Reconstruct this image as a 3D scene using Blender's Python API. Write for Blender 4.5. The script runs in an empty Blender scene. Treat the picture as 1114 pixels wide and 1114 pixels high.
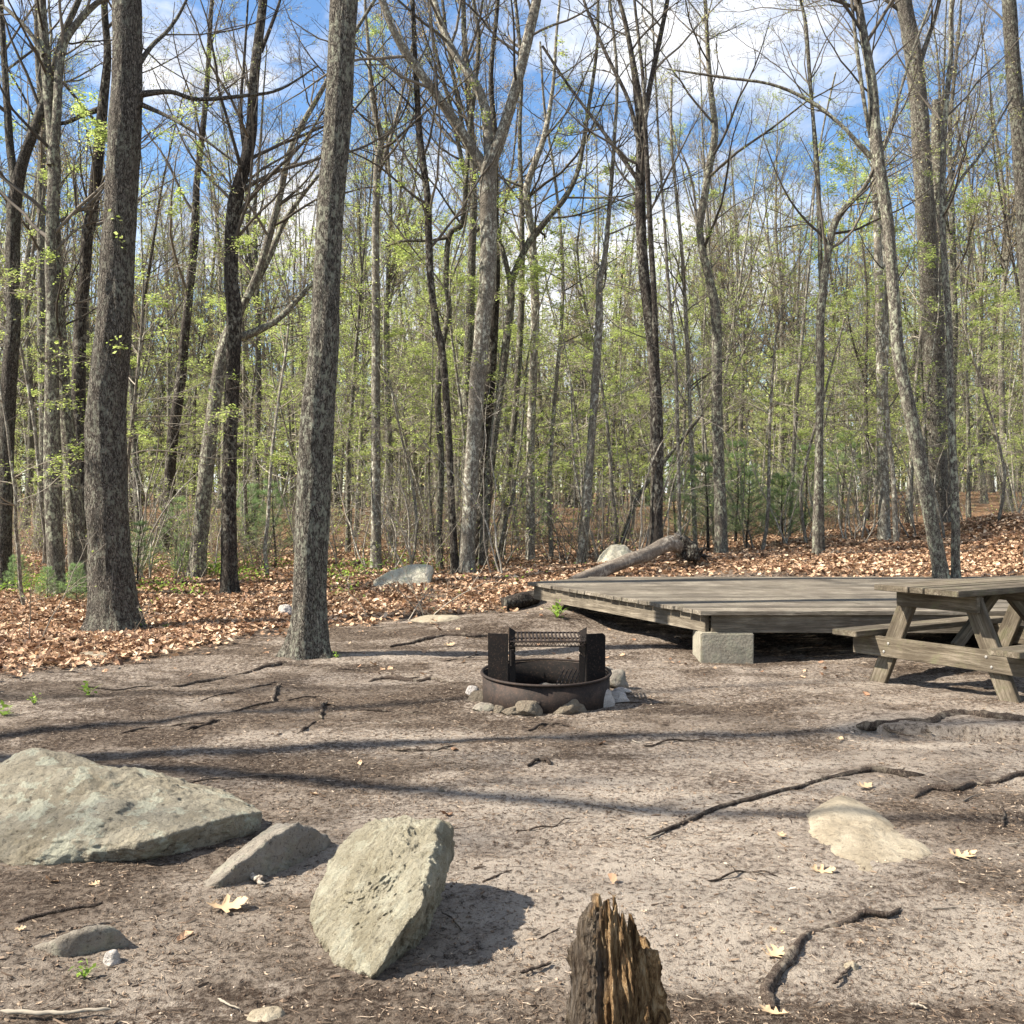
import bpy, bmesh, math, random
import numpy as np
from mathutils import Vector, Matrix, noise as mn

random.seed(7)
RNG = np.random.default_rng(11)
scene = bpy.context.scene
COL = scene.collection
R = math.radians
# photograph geometry: focal length and horizon in photo pixels, eye height in metres
F, CX, HY, EH = 1114.0, 557.0, 550.0, 1.35

def W(px, py, d):
    return np.array([(px - CX) / F * d, d, EH - (py - HY) / F * d])

# ------------------------------------------------------------------ noise
_T = np.random.default_rng(5).random((64, 64, 64)).astype(np.float32)
def vn(x, y, z):
    xi, yi, zi = np.floor(x).astype(int), np.floor(y).astype(int), np.floor(z).astype(int)
    fx, fy, fz = x - xi, y - yi, z - zi
    fx, fy, fz = [f * f * (3 - 2 * f) for f in (fx, fy, fz)]
    a = lambda i, j, k: _T[(xi + i) & 63, (yi + j) & 63, (zi + k) & 63]
    l = lambda p, q, t: p + (q - p) * t
    return l(l(l(a(0,0,0), a(1,0,0), fx), l(a(0,1,0), a(1,1,0), fx), fy),
             l(l(a(0,0,1), a(1,0,1), fx), l(a(0,1,1), a(1,1,1), fx), fy), fz) * 2 - 1
def fbm(x, y, z, oct=4, gain=.5):
    s, a = 0, 1.0
    for o in range(oct):
        s = s + a * vn(x, y, z)
        x, y, z, a = x * 2.03 + 7.1, y * 2.03 + 3.7, z * 2.03 + 1.3, a * gain
    return s

# ------------------------------------------------------------------ terrain
CP = []
for (px, py, d) in [(0,640,15),(120,685,11.4),(250,650,14),(214,630,16),(409,625,16.2),(508,624,16.5),(632,618,16.5),
                    (714,604,16),(784,606,17),(889,603,15.6),(820,618,14.2),(962,590,18),(1025,629,12.9),(1114,562,18),(1114,626,12.6),
                    (1021,573,20),(560,668,12.3),(430,668,12.3),(300,676,12.0),(650,640,13.2),(700,624,14.0),(940,618,14.0),
                    (290,560,38),(60,575,30),(560,575,34),(750,570,34),(1000,548,34),(300,600,22),(60,610,20),(520,602,22),(750,590,22)]:
    CP.append(tuple(W(px, py, d)))
CP += [(x, y, 0) for x in (-9, -6, -3, -1, 1, 3, 5, 8) for y in (0, 2, 4, 6, 8)]
CP += [(-3, 9.6, 0), (0, 9.2, 0), (2, 9.2, 0), (4, 9, .03), (6, 9, .1), (-6, 10, 0), (2.5, 10.5, .0), (1.2, 10.6, .05),(3.5,11,.05),
       (.4, 11.3, .17), (9, 12, .75), (10, 10, .6), (13, 14, 1.1), (-12, 12, 0), (-14, 20, .1), (2, 12.5, .25), (4.5, 12.7, .3)]
CP += [(x, y, 1.2 + .9 * (x > 20)) for x in (-60, -25, 0, 25, 60) for y in (60, 90)]
CP += [(x, 140, 3.0) for x in (-90, -40, 0, 40, 90)] + [(-30, 0, 0), (30, 0, .8), (-40, 30, .5), (40, 30, 2.0), (0, -30, 0), (0,-5,0), (-8,-6,0), (8,-6,0)]
CPA = np.array(CP)
def macro(x, y):
    x, y = np.asarray(x, float), np.asarray(y, float)
    num, den = 0, 0
    for cx, cy, cz in CPA:
        sc = 1 + max(0, cy - 12) * .06
        w = 1 / (((x - cx) ** 2 + (y - cy) ** 2) / sc ** 2 + .12) ** 1.7
        num = num + w * cz; den = den + w
    return num / den
def terr(x, y):
    x, y = np.asarray(x, float), np.asarray(y, float)
    z = macro(x, y)
    r = np.clip((np.abs(y) - 2) / 8, .25, 1)
    z = z + .035 * fbm(x * .9, y * .9, x * 0 + .5, 3) * r + .006 * fbm(x * 5, y * 5, x * 0 + 2.5, 3)
    # step-like bank of bare soil under the timber by the table
    return z
def tz(x, y):
    return float(terr(np.array([x]), np.array([y]))[0])
def G(px, py, dmin=2.0, dmax=40):
    d = np.arange(dmin, dmax, .01)
    x = (px - CX) / F * d
    zr = EH - (py - HY) / F * d
    hit = np.nonzero(zr <= terr(x, d))[0]
    dd = d[hit[0]] if len(hit) else dmax
    return np.array([(px - CX) / F * dd, dd, EH - (py - HY) / F * dd])

# ------------------------------------------------------------------ mesh helpers
def mesh_np(name, V, quads=None, tris=None, qm=None, tm=None, smooth=True):
    me = bpy.data.meshes.new(name)
    V = np.asarray(V, np.float32)
    nq = 0 if quads is None else len(quads); nt = 0 if tris is None else len(tris)
    me.vertices.add(len(V)); me.vertices.foreach_set('co', V.ravel())
    loops = []
    if nq: loops.append(np.asarray(quads, np.int32).ravel())
    if nt: loops.append(np.asarray(tris, np.int32).ravel())
    L = np.concatenate(loops)
    me.loops.add(len(L)); me.loops.foreach_set('vertex_index', L)
    me.polygons.add(nq + nt)
    st = np.concatenate([np.arange(nq) * 4, nq * 4 + np.arange(nt) * 3]).astype(np.int32)
    me.polygons.foreach_set('loop_start', st)
    mi = np.concatenate([np.zeros(nq, np.int32) if qm is None else np.asarray(qm, np.int32),
                         np.zeros(nt, np.int32) if tm is None else np.asarray(tm, np.int32)])
    me.polygons.foreach_set('material_index', mi)
    me.polygons.foreach_set('use_smooth', np.full(nq + nt, bool(smooth)))
    me.update(calc_edges=True); me.validate()
    return me

def link(name, me, mats, parent=None, loc=None):
    o = bpy.data.objects.new(name, me)
    for m in (mats if isinstance(mats, (list, tuple)) else [mats]):
        if len(me.materials) < (len(mats) if isinstance(mats, (list, tuple)) else 1): me.materials.append(m)
    COL.objects.link(o)
    if parent: o.parent = parent
    if loc is not None: o.location = loc
    return o
def tag(o, label=None, cat=None, group=None, kind=None):
    if label: o['label'] = label
    if cat: o['category'] = cat
    if group: o['group'] = group
    if kind: o['kind'] = kind
    return o
def empty(name, loc=(0,0,0), rz=0):
    o = bpy.data.objects.new(name, None); COL.objects.link(o)
    o.location = loc; o.rotation_euler = (0, 0, rz); o.empty_display_size = .1
    return o

class Geo:
    """collects quad/tri soup with material index"""
    def __init__(s): s.V, s.Q, s.T, s.qm, s.tm, s.n = [], [], [], [], [], 0
    def add(s, V, Q=None, T=None, m=0):
        V = np.asarray(V, float).reshape(-1, 3); s.V.append(V)
        if Q is not None and len(Q): s.Q.append(np.asarray(Q) + s.n); s.qm.append(np.full(len(Q), m))
        if T is not None and len(T): s.T.append(np.asarray(T) + s.n); s.tm.append(np.full(len(T), m))
        s.n += len(V)
    def tubes(s, P, Rd, S, m=0, cap=False):
        P = np.asarray(P, float); Rd = np.asarray(Rd, float)
        if P.ndim == 2: P, Rd = P[None], Rd[None]
        N, K, _ = P.shape
        T = np.gradient(P, axis=1); T /= np.linalg.norm(T, axis=2, keepdims=True) + 1e-9
        mt = T.mean(1); ref = np.where(np.abs(mt[:, 2:3]) > .8, np.array([[1., 0, 0]]), np.array([[0, 0, 1.]]))
        A = np.cross(T, ref[:, None, :]); A /= np.linalg.norm(A, axis=2, keepdims=True) + 1e-9
        B = np.cross(T, A)
        a = np.arange(S) * 2 * math.pi / S
        if Rd.ndim == 2: Rd = Rd[..., None]
        V = P[:, :, None, :] + (A[:, :, None, :] * np.cos(a)[None, None, :, None] + B[:, :, None, :] * np.sin(a)[None, None, :, None]) * Rd[..., None]
        base = (np.arange(N) * K * S)[:, None, None]
        k = np.arange(K - 1)[None, :, None]; j = np.arange(S)[None, None, :]; j2 = (j + 1) % S
        Q = np.stack(np.broadcast_arrays(base + k * S + j, base + k * S + j2, base + (k + 1) * S + j2, base + (k + 1) * S + j), -1).reshape(-1, 4)
        s.add(V.reshape(-1, 3), Q, None, m)
        if cap:
            for n in range(N):
                for k in (0, K - 1):
                    c = s.n; ring = np.concatenate([V[n, k], P[n, k][None]])
                    s.add(ring, None, [(i, (i + 1) % S, S) for i in range(S)], m)
    def leaves(s, C, size, rng, flat=.5, asp=.55, m=1):
        C = np.asarray(C); n = len(C)
        u = rng.normal(size=(n, 3)); u[:, 2] *= (1 - flat); u /= np.linalg.norm(u, axis=1, keepdims=True)
        w = rng.normal(size=(n, 3)); w[:, 2] *= (1 - flat); v = w - (w * u).sum(1, keepdims=True) * u; v /= np.linalg.norm(v, axis=1, keepdims=True)
        sz = (size * rng.uniform(.6, 1.4, n))[:, None]
        nn = np.cross(u, v)
        V = np.stack([C, C + u * sz * .5 + v * sz * asp * .5 + nn * sz * .08, C + u * sz, C + u * sz * .5 - v * sz * asp * .5 + nn * sz * .08], 1)
        s.add(V.reshape(-1, 3), np.arange(n * 4).reshape(n, 4), None, m)
    def box(s, c, size, M=None, m=0, bev=0):
        x, y, z = [q / 2 for q in size]
        b = bmesh.new(); bmesh.ops.create_cube(b, size=1)
        for v in b.verts: v.co = Vector((v.co.x * 2 * x, v.co.y * 2 * y, v.co.z * 2 * z))
        if bev: bmesh.ops.bevel(b, geom=b.edges[:], offset=bev, segments=2, affect='EDGES')
        s.bm(b, Matrix.Translation(c) @ (M.to_4x4() if M else Matrix()), m)
    def bm(s, b, X=None, m=0):
        bmesh.ops.triangulate(b, faces=[f for f in b.faces if len(f.verts) > 4])
        b.verts.index_update()
        V = [tuple((X @ v.co) if X else v.co) for v in b.verts]
        Q = [[v.index for v in f.verts] for f in b.faces if len(f.verts) == 4]
        T = [[v.index for v in f.verts] for f in b.faces if len(f.verts) == 3]
        s.add(V, Q, T, m); b.free()
    def mesh(s, name, smooth=True, origin=None):
        V = np.concatenate(s.V)
        if origin is not None: V = V - np.asarray(origin)
        return mesh_np(name, V, np.concatenate(s.Q) if s.Q else None, np.concatenate(s.T) if s.T else None,
                       np.concatenate(s.qm) if s.qm else None, np.concatenate(s.tm) if s.tm else None, smooth)
    def build(s, name, mats, parent=None, smooth=True, origin=None):
        me = s.mesh(name, smooth, origin)
        o = link(name, me, mats, parent, None if (origin is None or parent) else origin)
        return o

# ------------------------------------------------------------------ materials
class NT:
    def __init__(s, name):
        s.m = bpy.data.materials.new(name); s.m.use_nodes = True; s.t = s.m.node_tree; s.t.nodes.clear()
        s.out = s.t.nodes.new('ShaderNodeOutputMaterial')
    def n(s, typ, ins=None, **props):
        nd = s.t.nodes.new('ShaderNode' + typ)
        for k, v in props.items(): setattr(nd, k, v)
        for k, v in (ins or {}).items():
            if isinstance(v, bpy.types.NodeSocket): s.t.links.new(v, nd.inputs[k])
            else: nd.inputs[k].default_value = v
        return nd
    def ramp(s, fac, stops, interp='LINEAR'):
        r = s.n('ValToRGB', {'Fac': fac}); cr = r.color_ramp; cr.interpolation = interp
        while len(cr.elements) < len(stops): cr.elements.new(.5)
        for e, (p, c) in zip(cr.elements, stops):
            e.position = p; e.color = (c, c, c, 1) if isinstance(c, (int, float)) else (*c, 1)
        return r.outputs['Color']
    def mix(s, fac, a, b, bt='MIX'):
        n = s.t.nodes.new('ShaderNodeMix'); n.data_type = 'RGBA'; n.blend_type = bt
        for k, v in ((0, fac), (6, a), (7, b)):
            if isinstance(v, bpy.types.NodeSocket): s.t.links.new(v, n.inputs[k])
            elif k == 0: n.inputs[0].default_value = v
            else: n.inputs[k].default_value = (*v, 1) if len(v) == 3 else v
        return n.outputs[2]
    def math(s, op, a, b=0.0, c=None):
        ins = {0: a, 1: b}
        n = s.n('Math', ins, operation=op)
        if c is not None: n.inputs[2].default_value = c
        return n.outputs[0]
    def coord(s, scale=(1,1,1), which='Object'):
        tc = s.n('TexCoord')
        return s.n('Mapping', {'Vector': tc.outputs[which], 'Scale': scale}).outputs[0]
    def noise(s, vec, scale, detail=4, rough=.55, dist=0.0):
        return s.n('TexNoise', {'Vector': vec, 'Scale': scale, 'Detail': detail, 'Roughness': rough, 'Distortion': dist}).outputs[0]
    def vor(s, vec, scale, feature='F1', out='Distance', rnd=1.0):
        return s.n('TexVoronoi', {'Vector': vec, 'Scale': scale, 'Randomness': rnd}, feature=feature).outputs[out]
    def finish(s, color, rough=.9, height=None, strength=.5, dist=.01, spec=.25, metal=0.0, trans=0.0):
        b = s.n('BsdfPrincipled', {'Base Color': color if isinstance(color, bpy.types.NodeSocket) else (*color, 1), 'Roughness': rough,
                                   'Specular IOR Level': spec, 'Metallic': metal})
        if height is not None:
            bp = s.n('Bump', {'Height': height, 'Strength': strength, 'Distance': dist})
            s.t.links.new(bp.outputs[0], b.inputs['Normal'])
        o = b.outputs[0]
        if trans:
            tr = s.n('BsdfTranslucent', {'Color': color if isinstance(color, bpy.types.NodeSocket) else (*color, 1)})
            mx = s.n('MixShader', {0: trans, 1: o, 2: tr.outputs[0]}); o = mx.outputs[0]
        s.t.links.new(o, s.out.inputs['Surface'])
        return s.m

def m_bark(name, furrow, ridge, lichen, amount=.5, fine=1.0, strength=.9, dist=.02):
    t = NT(name); c = t.coord((1, 1, .22)); c2 = t.coord((1, 1, 1))
    rnd = t.n('ObjectInfo').outputs['Random']
    w = t.n('TexNoise', {'Vector': c, 'Scale': 12.0 * fine, 'Detail': 3.0}).outputs['Color']
    w = t.n('VectorMath', {0: w, 1: (.22, .22, .22)}, operation='MULTIPLY').outputs[0]
    cw = t.n('VectorMath', {0: c, 1: w}, operation='ADD').outputs[0]
    v = t.vor(cw, 30 * fine, 'DISTANCE_TO_EDGE')
    n1 = t.noise(cw, 30 * fine, 6, .7)
    n2 = t.noise(c2, 2.3, 4, .6); n3 = t.noise(t.coord((1, 1, .6)), 24, 5, .7)
    h = t.math('ADD', t.math('MINIMUM', t.math('MULTIPLY', v, 1.6), .38), t.math('MULTIPLY', n1, 1.15))
    col = t.ramp(t.math('MULTIPLY', h, .62), [(.42, tuple(q * .8 for q in furrow)), (.53, tuple(q * .6 for q in ridge)), (.62, tuple(q * .9 for q in ridge)), (.78, tuple(min(1, q * 1.5) for q in ridge))])
    lm = t.math('MULTIPLY', t.ramp(n3, [(.5, 0.), (.6, 1.)]), t.ramp(n2, [(.5 - amount * .25, 0.), (.62 - amount * .15, 1.)]))
    col = t.mix(lm, col, lichen)
    tone = t.math('ADD', t.math('MULTIPLY', rnd, .5), .75)
    col = t.mix(1.0, col, t.n('CombineColor', {0: tone, 1: tone, 2: tone}).outputs[0], 'MULTIPLY')
    return t.finish(col, .92, h, strength, dist, spec=.15)
def m_island(name, stops, trans=0.0, rough=.8, spec=.2, obj=0.0):
    t = NT(name); r = t.n('NewGeometry').outputs['Random Per Island']
    col = t.ramp(r, stops)
    return t.finish(col, rough, spec=spec, trans=trans)

def m_ground():
    t = NT('soil'); c = t.coord()
    at = lambda n: t.n('Attribute', attribute_name=n, attribute_type='GEOMETRY').outputs['Fac']
    lit, moist = at('litter'), at('humus')
    big = t.noise(c, .8, 4, .6, .4); mid = t.noise(c, 5.5, 5, .65, .6); sm = t.noise(c, 34, 8, .78); fine = t.noise(c, 210, 4, .8)
    st = t.noise(t.coord((1, .35, 1)), 120, 4, .7, 1.5)
    a = t.mix(t.ramp(big, [(.36, 0.), (.62, 1.)]), (.120, .092, .070), (.30, .25, .20))
    a = t.mix(t.ramp(mid, [(.44, 0.), (.60, .85)]), a, (.105, .076, .055))
    a = t.mix(t.math('MULTIPLY', at('sand'), t.ramp(mid, [(.36, .25), (.56, .9)])), a, (.56, .49, .405))
    a = t.mix(t.ramp(sm, [(.50, 0.), (.56, .85)]), a, (.47, .405, .33))
    a = t.mix(t.ramp(sm, [(.41, .9), (.47, 0.)]), a, (.055, .041, .031))
    a = t.mix(t.ramp(st, [(.56, 0.), (.66, .6)]), a, (.16, .085, .05))
    a = t.mix(t.ramp(fine, [(.54, 0.), (.66, .75)]), a, (.62, .545, .46))
    a = t.mix(t.ramp(fine, [(.30, .85), (.44, 0.)]), a, (.035, .026, .02))
    a = t.mix(t.math('MULTIPLY', moist, .8), a, (.34, .30, .27), 'MULTIPLY')
    vc = t.n('TexVoronoi', {'Vector': c, 'Scale': 16.0}).outputs['Color']
    vr = t.n('SeparateColor', {0: vc}).outputs[0]
    lv = t.ramp(vr, [(0, (.10, .055, .03)), (.4, (.20, .115, .06)), (.8, (.32, .20, .115)), (1, (.38, .27, .17))])
    lv = t.mix(t.ramp(sm, [(.4, .7), (.55, 0.)]), lv, (.05, .03, .02))
    a = t.mix(lit, a, lv)
    h = t.math('ADD', t.math('MULTIPLY', sm, 1.0), t.math('ADD', t.math('MULTIPLY', fine, .45), t.math('MULTIPLY', mid, .6)))
    h = t.math('ADD', h, t.math('MULTIPLY', st, .5))
    return t.finish(a, .95, h, 1.0, .032, spec=.12)
def m_rock(name, base, light, dark, lichen, lam=.5, scale=1.0, grain=(1, 1, 1), soil=None, strength=.8, bd=.025, crack=0.):
    t = NT(name); c = t.coord(); cg = t.coord(grain)
    n1 = t.noise(c, 5 * scale, 5, .6, .5); n2 = t.noise(cg, 38 * scale, 6, .75); n3 = t.noise(c, 160 * scale, 3, .8); n4 = t.noise(c, 8 * scale, 6, .7)
    v = t.vor(t.coord(grain), 26 * scale)
    col = t.mix(t.ramp(n1, [(.35, 0.), (.65, 1.)]), base, light)
    col = t.mix(t.ramp(n2, [(.36, .75), (.45, 0.)]), col, dark)
    col = t.mix(t.math('MULTIPLY', t.ramp(n4, [(.52, 0.), (.56, 1.)]), lam), col, lichen)
    col = t.mix(t.ramp(n3, [(.32, .7), (.42, 0.)]), col, tuple(q * .6 for q in dark))
    col = t.mix(t.ramp(n3, [(.60, 0.), (.72, .6)]), col, tuple(min(.85, q * 1.5) for q in light))
    if soil is not None:   # soil splashed on the foot of the stone: a stain with its own ragged edge
        z = t.n('SeparateXYZ', {0: t.n('TexCoord').outputs['Object']}).outputs[2]
        zz = t.math('ADD', z, t.math('MULTIPLY', n4, .10))
        col = t.mix(t.ramp(zz, [(soil, .85), (soil + .06, 0.)]), col, (.16, .12, .09))
    h = t.math('ADD', t.math('MULTIPLY', n2, 1.0), t.math('ADD', t.math('MULTIPLY', n4, .8), t.math('MULTIPLY', n3, .3)))
    h = t.math('ADD', h, t.math('MULTIPLY', v, .5))
    if crack:
        w = t.n('VectorMath', {0: t.n('TexNoise', {'Vector': c, 'Scale': 5.0, 'Detail': 5.0}).outputs['Color'], 1: (.5, .5, .5)}, operation='MULTIPLY').outputs[0]
        cv = t.vor(t.n('VectorMath', {0: t.coord((.6, 1, 1.6)), 1: w}, operation='ADD').outputs[0], 2.6, 'DISTANCE_TO_EDGE')
        ck = t.ramp(cv, [(.0, 0.), (.022, 1.)])
        gate = t.ramp(n1, [(.42, 1.), (.52, 0.)])
        ck = t.math('MAXIMUM', ck, gate)
        col = t.mix(ck, tuple(q * .5 for q in dark), col); h = t.math('ADD', h, t.math('MULTIPLY', ck, crack))
    return t.finish(col, .9, h, strength, bd, spec=.2)
def m_wood(name, dark, mid, light, axis=0, moss=None):
    t = NT(name); sc = [1, 1, 1]; sc = [26, 26, 26]; sc[axis] = 1.6
    c = t.coord(tuple(sc)); co = t.coord()
    isl = t.n('NewGeometry').outputs['Random Per Island']
    off = t.n('CombineXYZ', {0: t.math('MULTIPLY', isl, 37.), 1: t.math('MULTIPLY', isl, 91.), 2: t.math('MULTIPLY', isl, 13.)}).outputs[0]
    cc = t.n('VectorMath', {0: c, 1: off}, operation='ADD').outputs[0]
    g = t.noise(cc, 1.4, 6, .7, .6); g2 = t.noise(cc, 6, 4, .7); b = t.noise(co, 3.0, 4, .6); b2 = t.noise(co, 16, 5, .65)
    col = t.ramp(g, [(.3, dark), (.5, mid), (.68, light)])
    col = t.mix(t.ramp(g2, [(.34, .7), (.46, 0.)]), col, tuple(q * .5 for q in dark))
    col = t.mix(t.ramp(b, [(.4, .55), (.6, 0.)]), col, dark)
    tn = t.math('ADD', t.math('MULTIPLY', isl, .6), .68)
    col = t.mix(1.0, col, t.n('CombineColor', {0: tn, 1: tn, 2: tn}).outputs[0], 'MULTIPLY')
    if moss: col = t.mix(t.math('MULTIPLY', t.ramp(b2, [(.48, 0.), (.62, .7)]), t.ramp(b, [(.42, 0.), (.6, 1.)])), col, moss)
    h = t.math('ADD', g, t.math('MULTIPLY', g2, .6))
    return t.finish(col, .85, h, .9, .010, spec=.2)
def m_rust(name, a=(.055, .030, .020), b=(.020, .013, .011), c3=(.13, .062, .034), rough=.75):
    t = NT(name); c = t.coord()
    n = t.noise(c, 14, 6, .7); n2 = t.noise(c, 90, 4, .7)
    col = t.ramp(n, [(.35, b), (.55, a), (.75, c3)])
    col = t.mix(t.ramp(n2, [(.55, 0.), (.7, .4)]), col, (.16, .10, .07))
    return t.finish(col, rough, n2, .35, .002, spec=.35, metal=.25)

M = {}
M['bark_a'] = m_bark('rugged_bark', (.065, .055, .045), (.32, .285, .235), (.32, .32, .25), .4, 1.5, 1.0, .04)
M['bark_b'] = m_bark('lichen_bark', (.055, .047, .038), (.30, .27, .22), (.32, .325, .25), .6, 1.6, 1.0, .035)
M['bark_dark'] = m_bark('dark_bark', (.022, .018, .015), (.095, .080, .066), (.21, .20, .16), .35, 1.3, .8, .015)
M['bark_mid'] = m_bark('grey_bark', (.055, .047, .038), (.23, .205, .168), (.32, .33, .24), .6, 1.6, .7, .012)
M['bark_pale'] = m_bark('pale_bark', (.10, .088, .070), (.31, .275, .222), (.44, .44, .36), .6, 1.8, .5, .008)
M['twig'] = m_island('twig_bark', [(0, (.045, .038, .030)), (.5, (.10, .087, .070)), (1, (.19, .168, .137))], rough=.9)
M['twig_pale'] = m_island('pale_twig', [(0, (.13, .11, .085)), (.5, (.24, .21, .165)), (1, (.40, .36, .29))], rough=.9)
M['stem'] = m_bark('pale_stem', (.20, .175, .14), (.42, .38, .32), (.55, .53, .45), .4, 2.5, .3, .004)
M['leaf'] = m_island('young_leaf', [(0, (.22, .30, .07)), (.5, (.44, .54, .14)), (1, (.66, .74, .28))], trans=.5)
M['bud'] = m_island('buds', [(0, (.26, .31, .10)), (.5, (.42, .48, .17)), (.8, (.48, .45, .22)), (1, (.46, .35, .23))], trans=.35)
M['bud_warm'] = m_island('catkins', [(0, (.38, .29, .13)), (.5, (.50, .42, .20)), (1, (.56, .40, .24))], trans=.4)
M['needle'] = m_island('pine_needles', [(0, (.15, .24, .09)), (.5, (.25, .38, .15)), (1, (.38, .50, .24))], trans=.45)
M['litter'] = m_island('dead_leaf', [(0, (.10, .062, .042)), (.25, (.24, .135, .08)), (.55, (.42, .27, .165)), (.85, (.56, .39, .25)), (1, (.68, .54, .39))], trans=.12, rough=.7)
M['debris'] = m_island('ground_debris', [(0, (.05, .035, .025)), (.3, (.11, .078, .055)), (.65, (.20, .145, .10)), (.9, (.32, .25, .18)), (1, (.48, .40, .31))], rough=.9)
M['oakleaf'] = m_island('tan_leaf', [(0, (.40, .26, .14)), (1, (.60, .45, .28))], trans=.15, rough=.6)
M['soil'] = m_ground()
M['rock_left'] = m_rock('lichened_granite', (.27, .235, .165), (.39, .355, .27), (.08, .068, .05), (.46, .465, .36), .75, .9, (1, 1, 1), None, 1.0, .04)
M['rock_up'] = m_rock('yellow_granite', (.32, .285, .195), (.49, .45, .335), (.12, .10, .065), (.55, .53, .40), .6, 1.3, (1, 1, .4), None, 1.0, .045)
M['rock_grey'] = m_rock('grey_stone', (.20, .175, .14), (.31, .28, .23), (.06, .05, .04), (.27, .27, .20), .4, 1.3)
M['rock_tan'] = m_rock('tan_stone', (.22, .185, .13), (.30, .26, .19), (.10, .08, .055), (.36, .32, .24), .4, .9, (1,1,1), None, .5)
M['rock_pale'] = m_rock('pale_lichened_stone', (.36, .33, .25), (.54, .51, .41), (.14, .13, .10), (.46, .47, .34), .5, .8)
M['rock_white'] = m_rock('quartz', (.42, .38, .34), (.62, .58, .53), (.16, .13, .11), (.5, .47, .42), .3, 3.0)
M['rock_brown'] = m_rock('brown_stone', (.16, .13, .095), (.25, .21, .155), (.06, .05, .037), (.22, .20, .15), .3, 3.0)
M['concrete'] = m_rock('old_concrete', (.22, .20, .155), (.30, .275, .215), (.12, .105, .08), (.25, .25, .18), .4, 1.5, (1,1,1), None, .35)
M['deck'] = m_wood('weathered_deck', (.060, .050, .038), (.170, .148, .116), (.33, .295, .24), 0, (.11, .10, .07))
M['skirt'] = m_wood('weathered_skirt', (.07, .058, .042), (.17, .145, .108), (.30, .26, .20), 0)
M['table'] = m_wood('weathered_plank', (.055, .043, .029), (.150, .124, .088), (.28, .24, .18), 0, (.12, .115, .065))
WT = ((.055, .043, .029), (.150, .124, .088), (.29, .25, .19)); WM = (.12, .115, .065)
M['table_y'] = m_wood('weathered_plank_across', *WT, 1, WM); M['table_z'] = m_wood('weathered_post', *WT, 2, WM)
M['rust'] = m_rust('rusty_steel', (.034, .024, .019), (.014, .011, .009), (.060, .037, .026))
M['soot'] = m_rust('sooty_steel', (.010, .008, .007), (.005, .0045, .004), (.024, .013, .009), .9)
M['bolt'] = m_rust('galvanised_bolt', (.33, .31, .28), (.2, .19, .17), (.42, .40, .36), .5)
M['ash'] = m_rock('ash', (.08, .075, .07), (.16, .15, .14), (.02, .02, .02), (.1, .1, .1), .3, 2.0)
M['root'] = m_bark('root_bark', (.035, .025, .019), (.13, .10, .078), (.20, .17, .13), .5, 2.2, .8, .006)
M['log'] = m_bark('bare_log', (.15, .12, .095), (.38, .32, .25), (.46, .41, .33), .4, 2.2, .4, .008)
M['far_leaf'] = m_island('far_foliage', [(0, (.07, .095, .055)), (.5, (.135, .17, .085)), (.8, (.24, .28, .12)), (1, (.16, .145, .11))], trans=.3)
M['grass'] = m_island('sprouts', [(0, (.12, .22, .03)), (1, (.32, .45, .08))], trans=.4)
def m_rotten():
    t = NT('rotten_wood'); c = t.coord((1, 1, .20)); co = t.coord()
    n = t.noise(c, 42, 7, .75, 1.6); n2 = t.noise(co, 7, 5, .6); n3 = t.noise(c, 110, 4, .7)
    col = t.ramp(n, [(.34, (.035, .020, .012)), (.45, (.20, .115, .05)), (.54, (.42, .27, .13)), (.66, (.62, .47, .28))])
    x = t.n('SeparateXYZ', {0: co}).outputs[0]
    g = t.math('ADD', t.math('MULTIPLY', x, -6.0), t.math('MULTIPLY', n2, .9))
    col = t.mix(t.ramp(g, [(.72, 0.), (.9, .85)]), col, t.ramp(n3, [(.35, (.05, .042, .034)), (.65, (.20, .175, .145))]))
    col = t.mix(t.ramp(n3, [(.3, .8), (.42, 0.)]), col, (.025, .015, .01))
    col = t.mix(t.ramp(n2, [(.56, 0.), (.66, .6)]), col, (.06, .035, .02))
    h = t.math('ADD', n, t.math('MULTIPLY', n3, .5))
    return t.finish(col, .85, h, 1.0, .045, spec=.2)
M['rotten'] = m_rotten()

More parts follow.
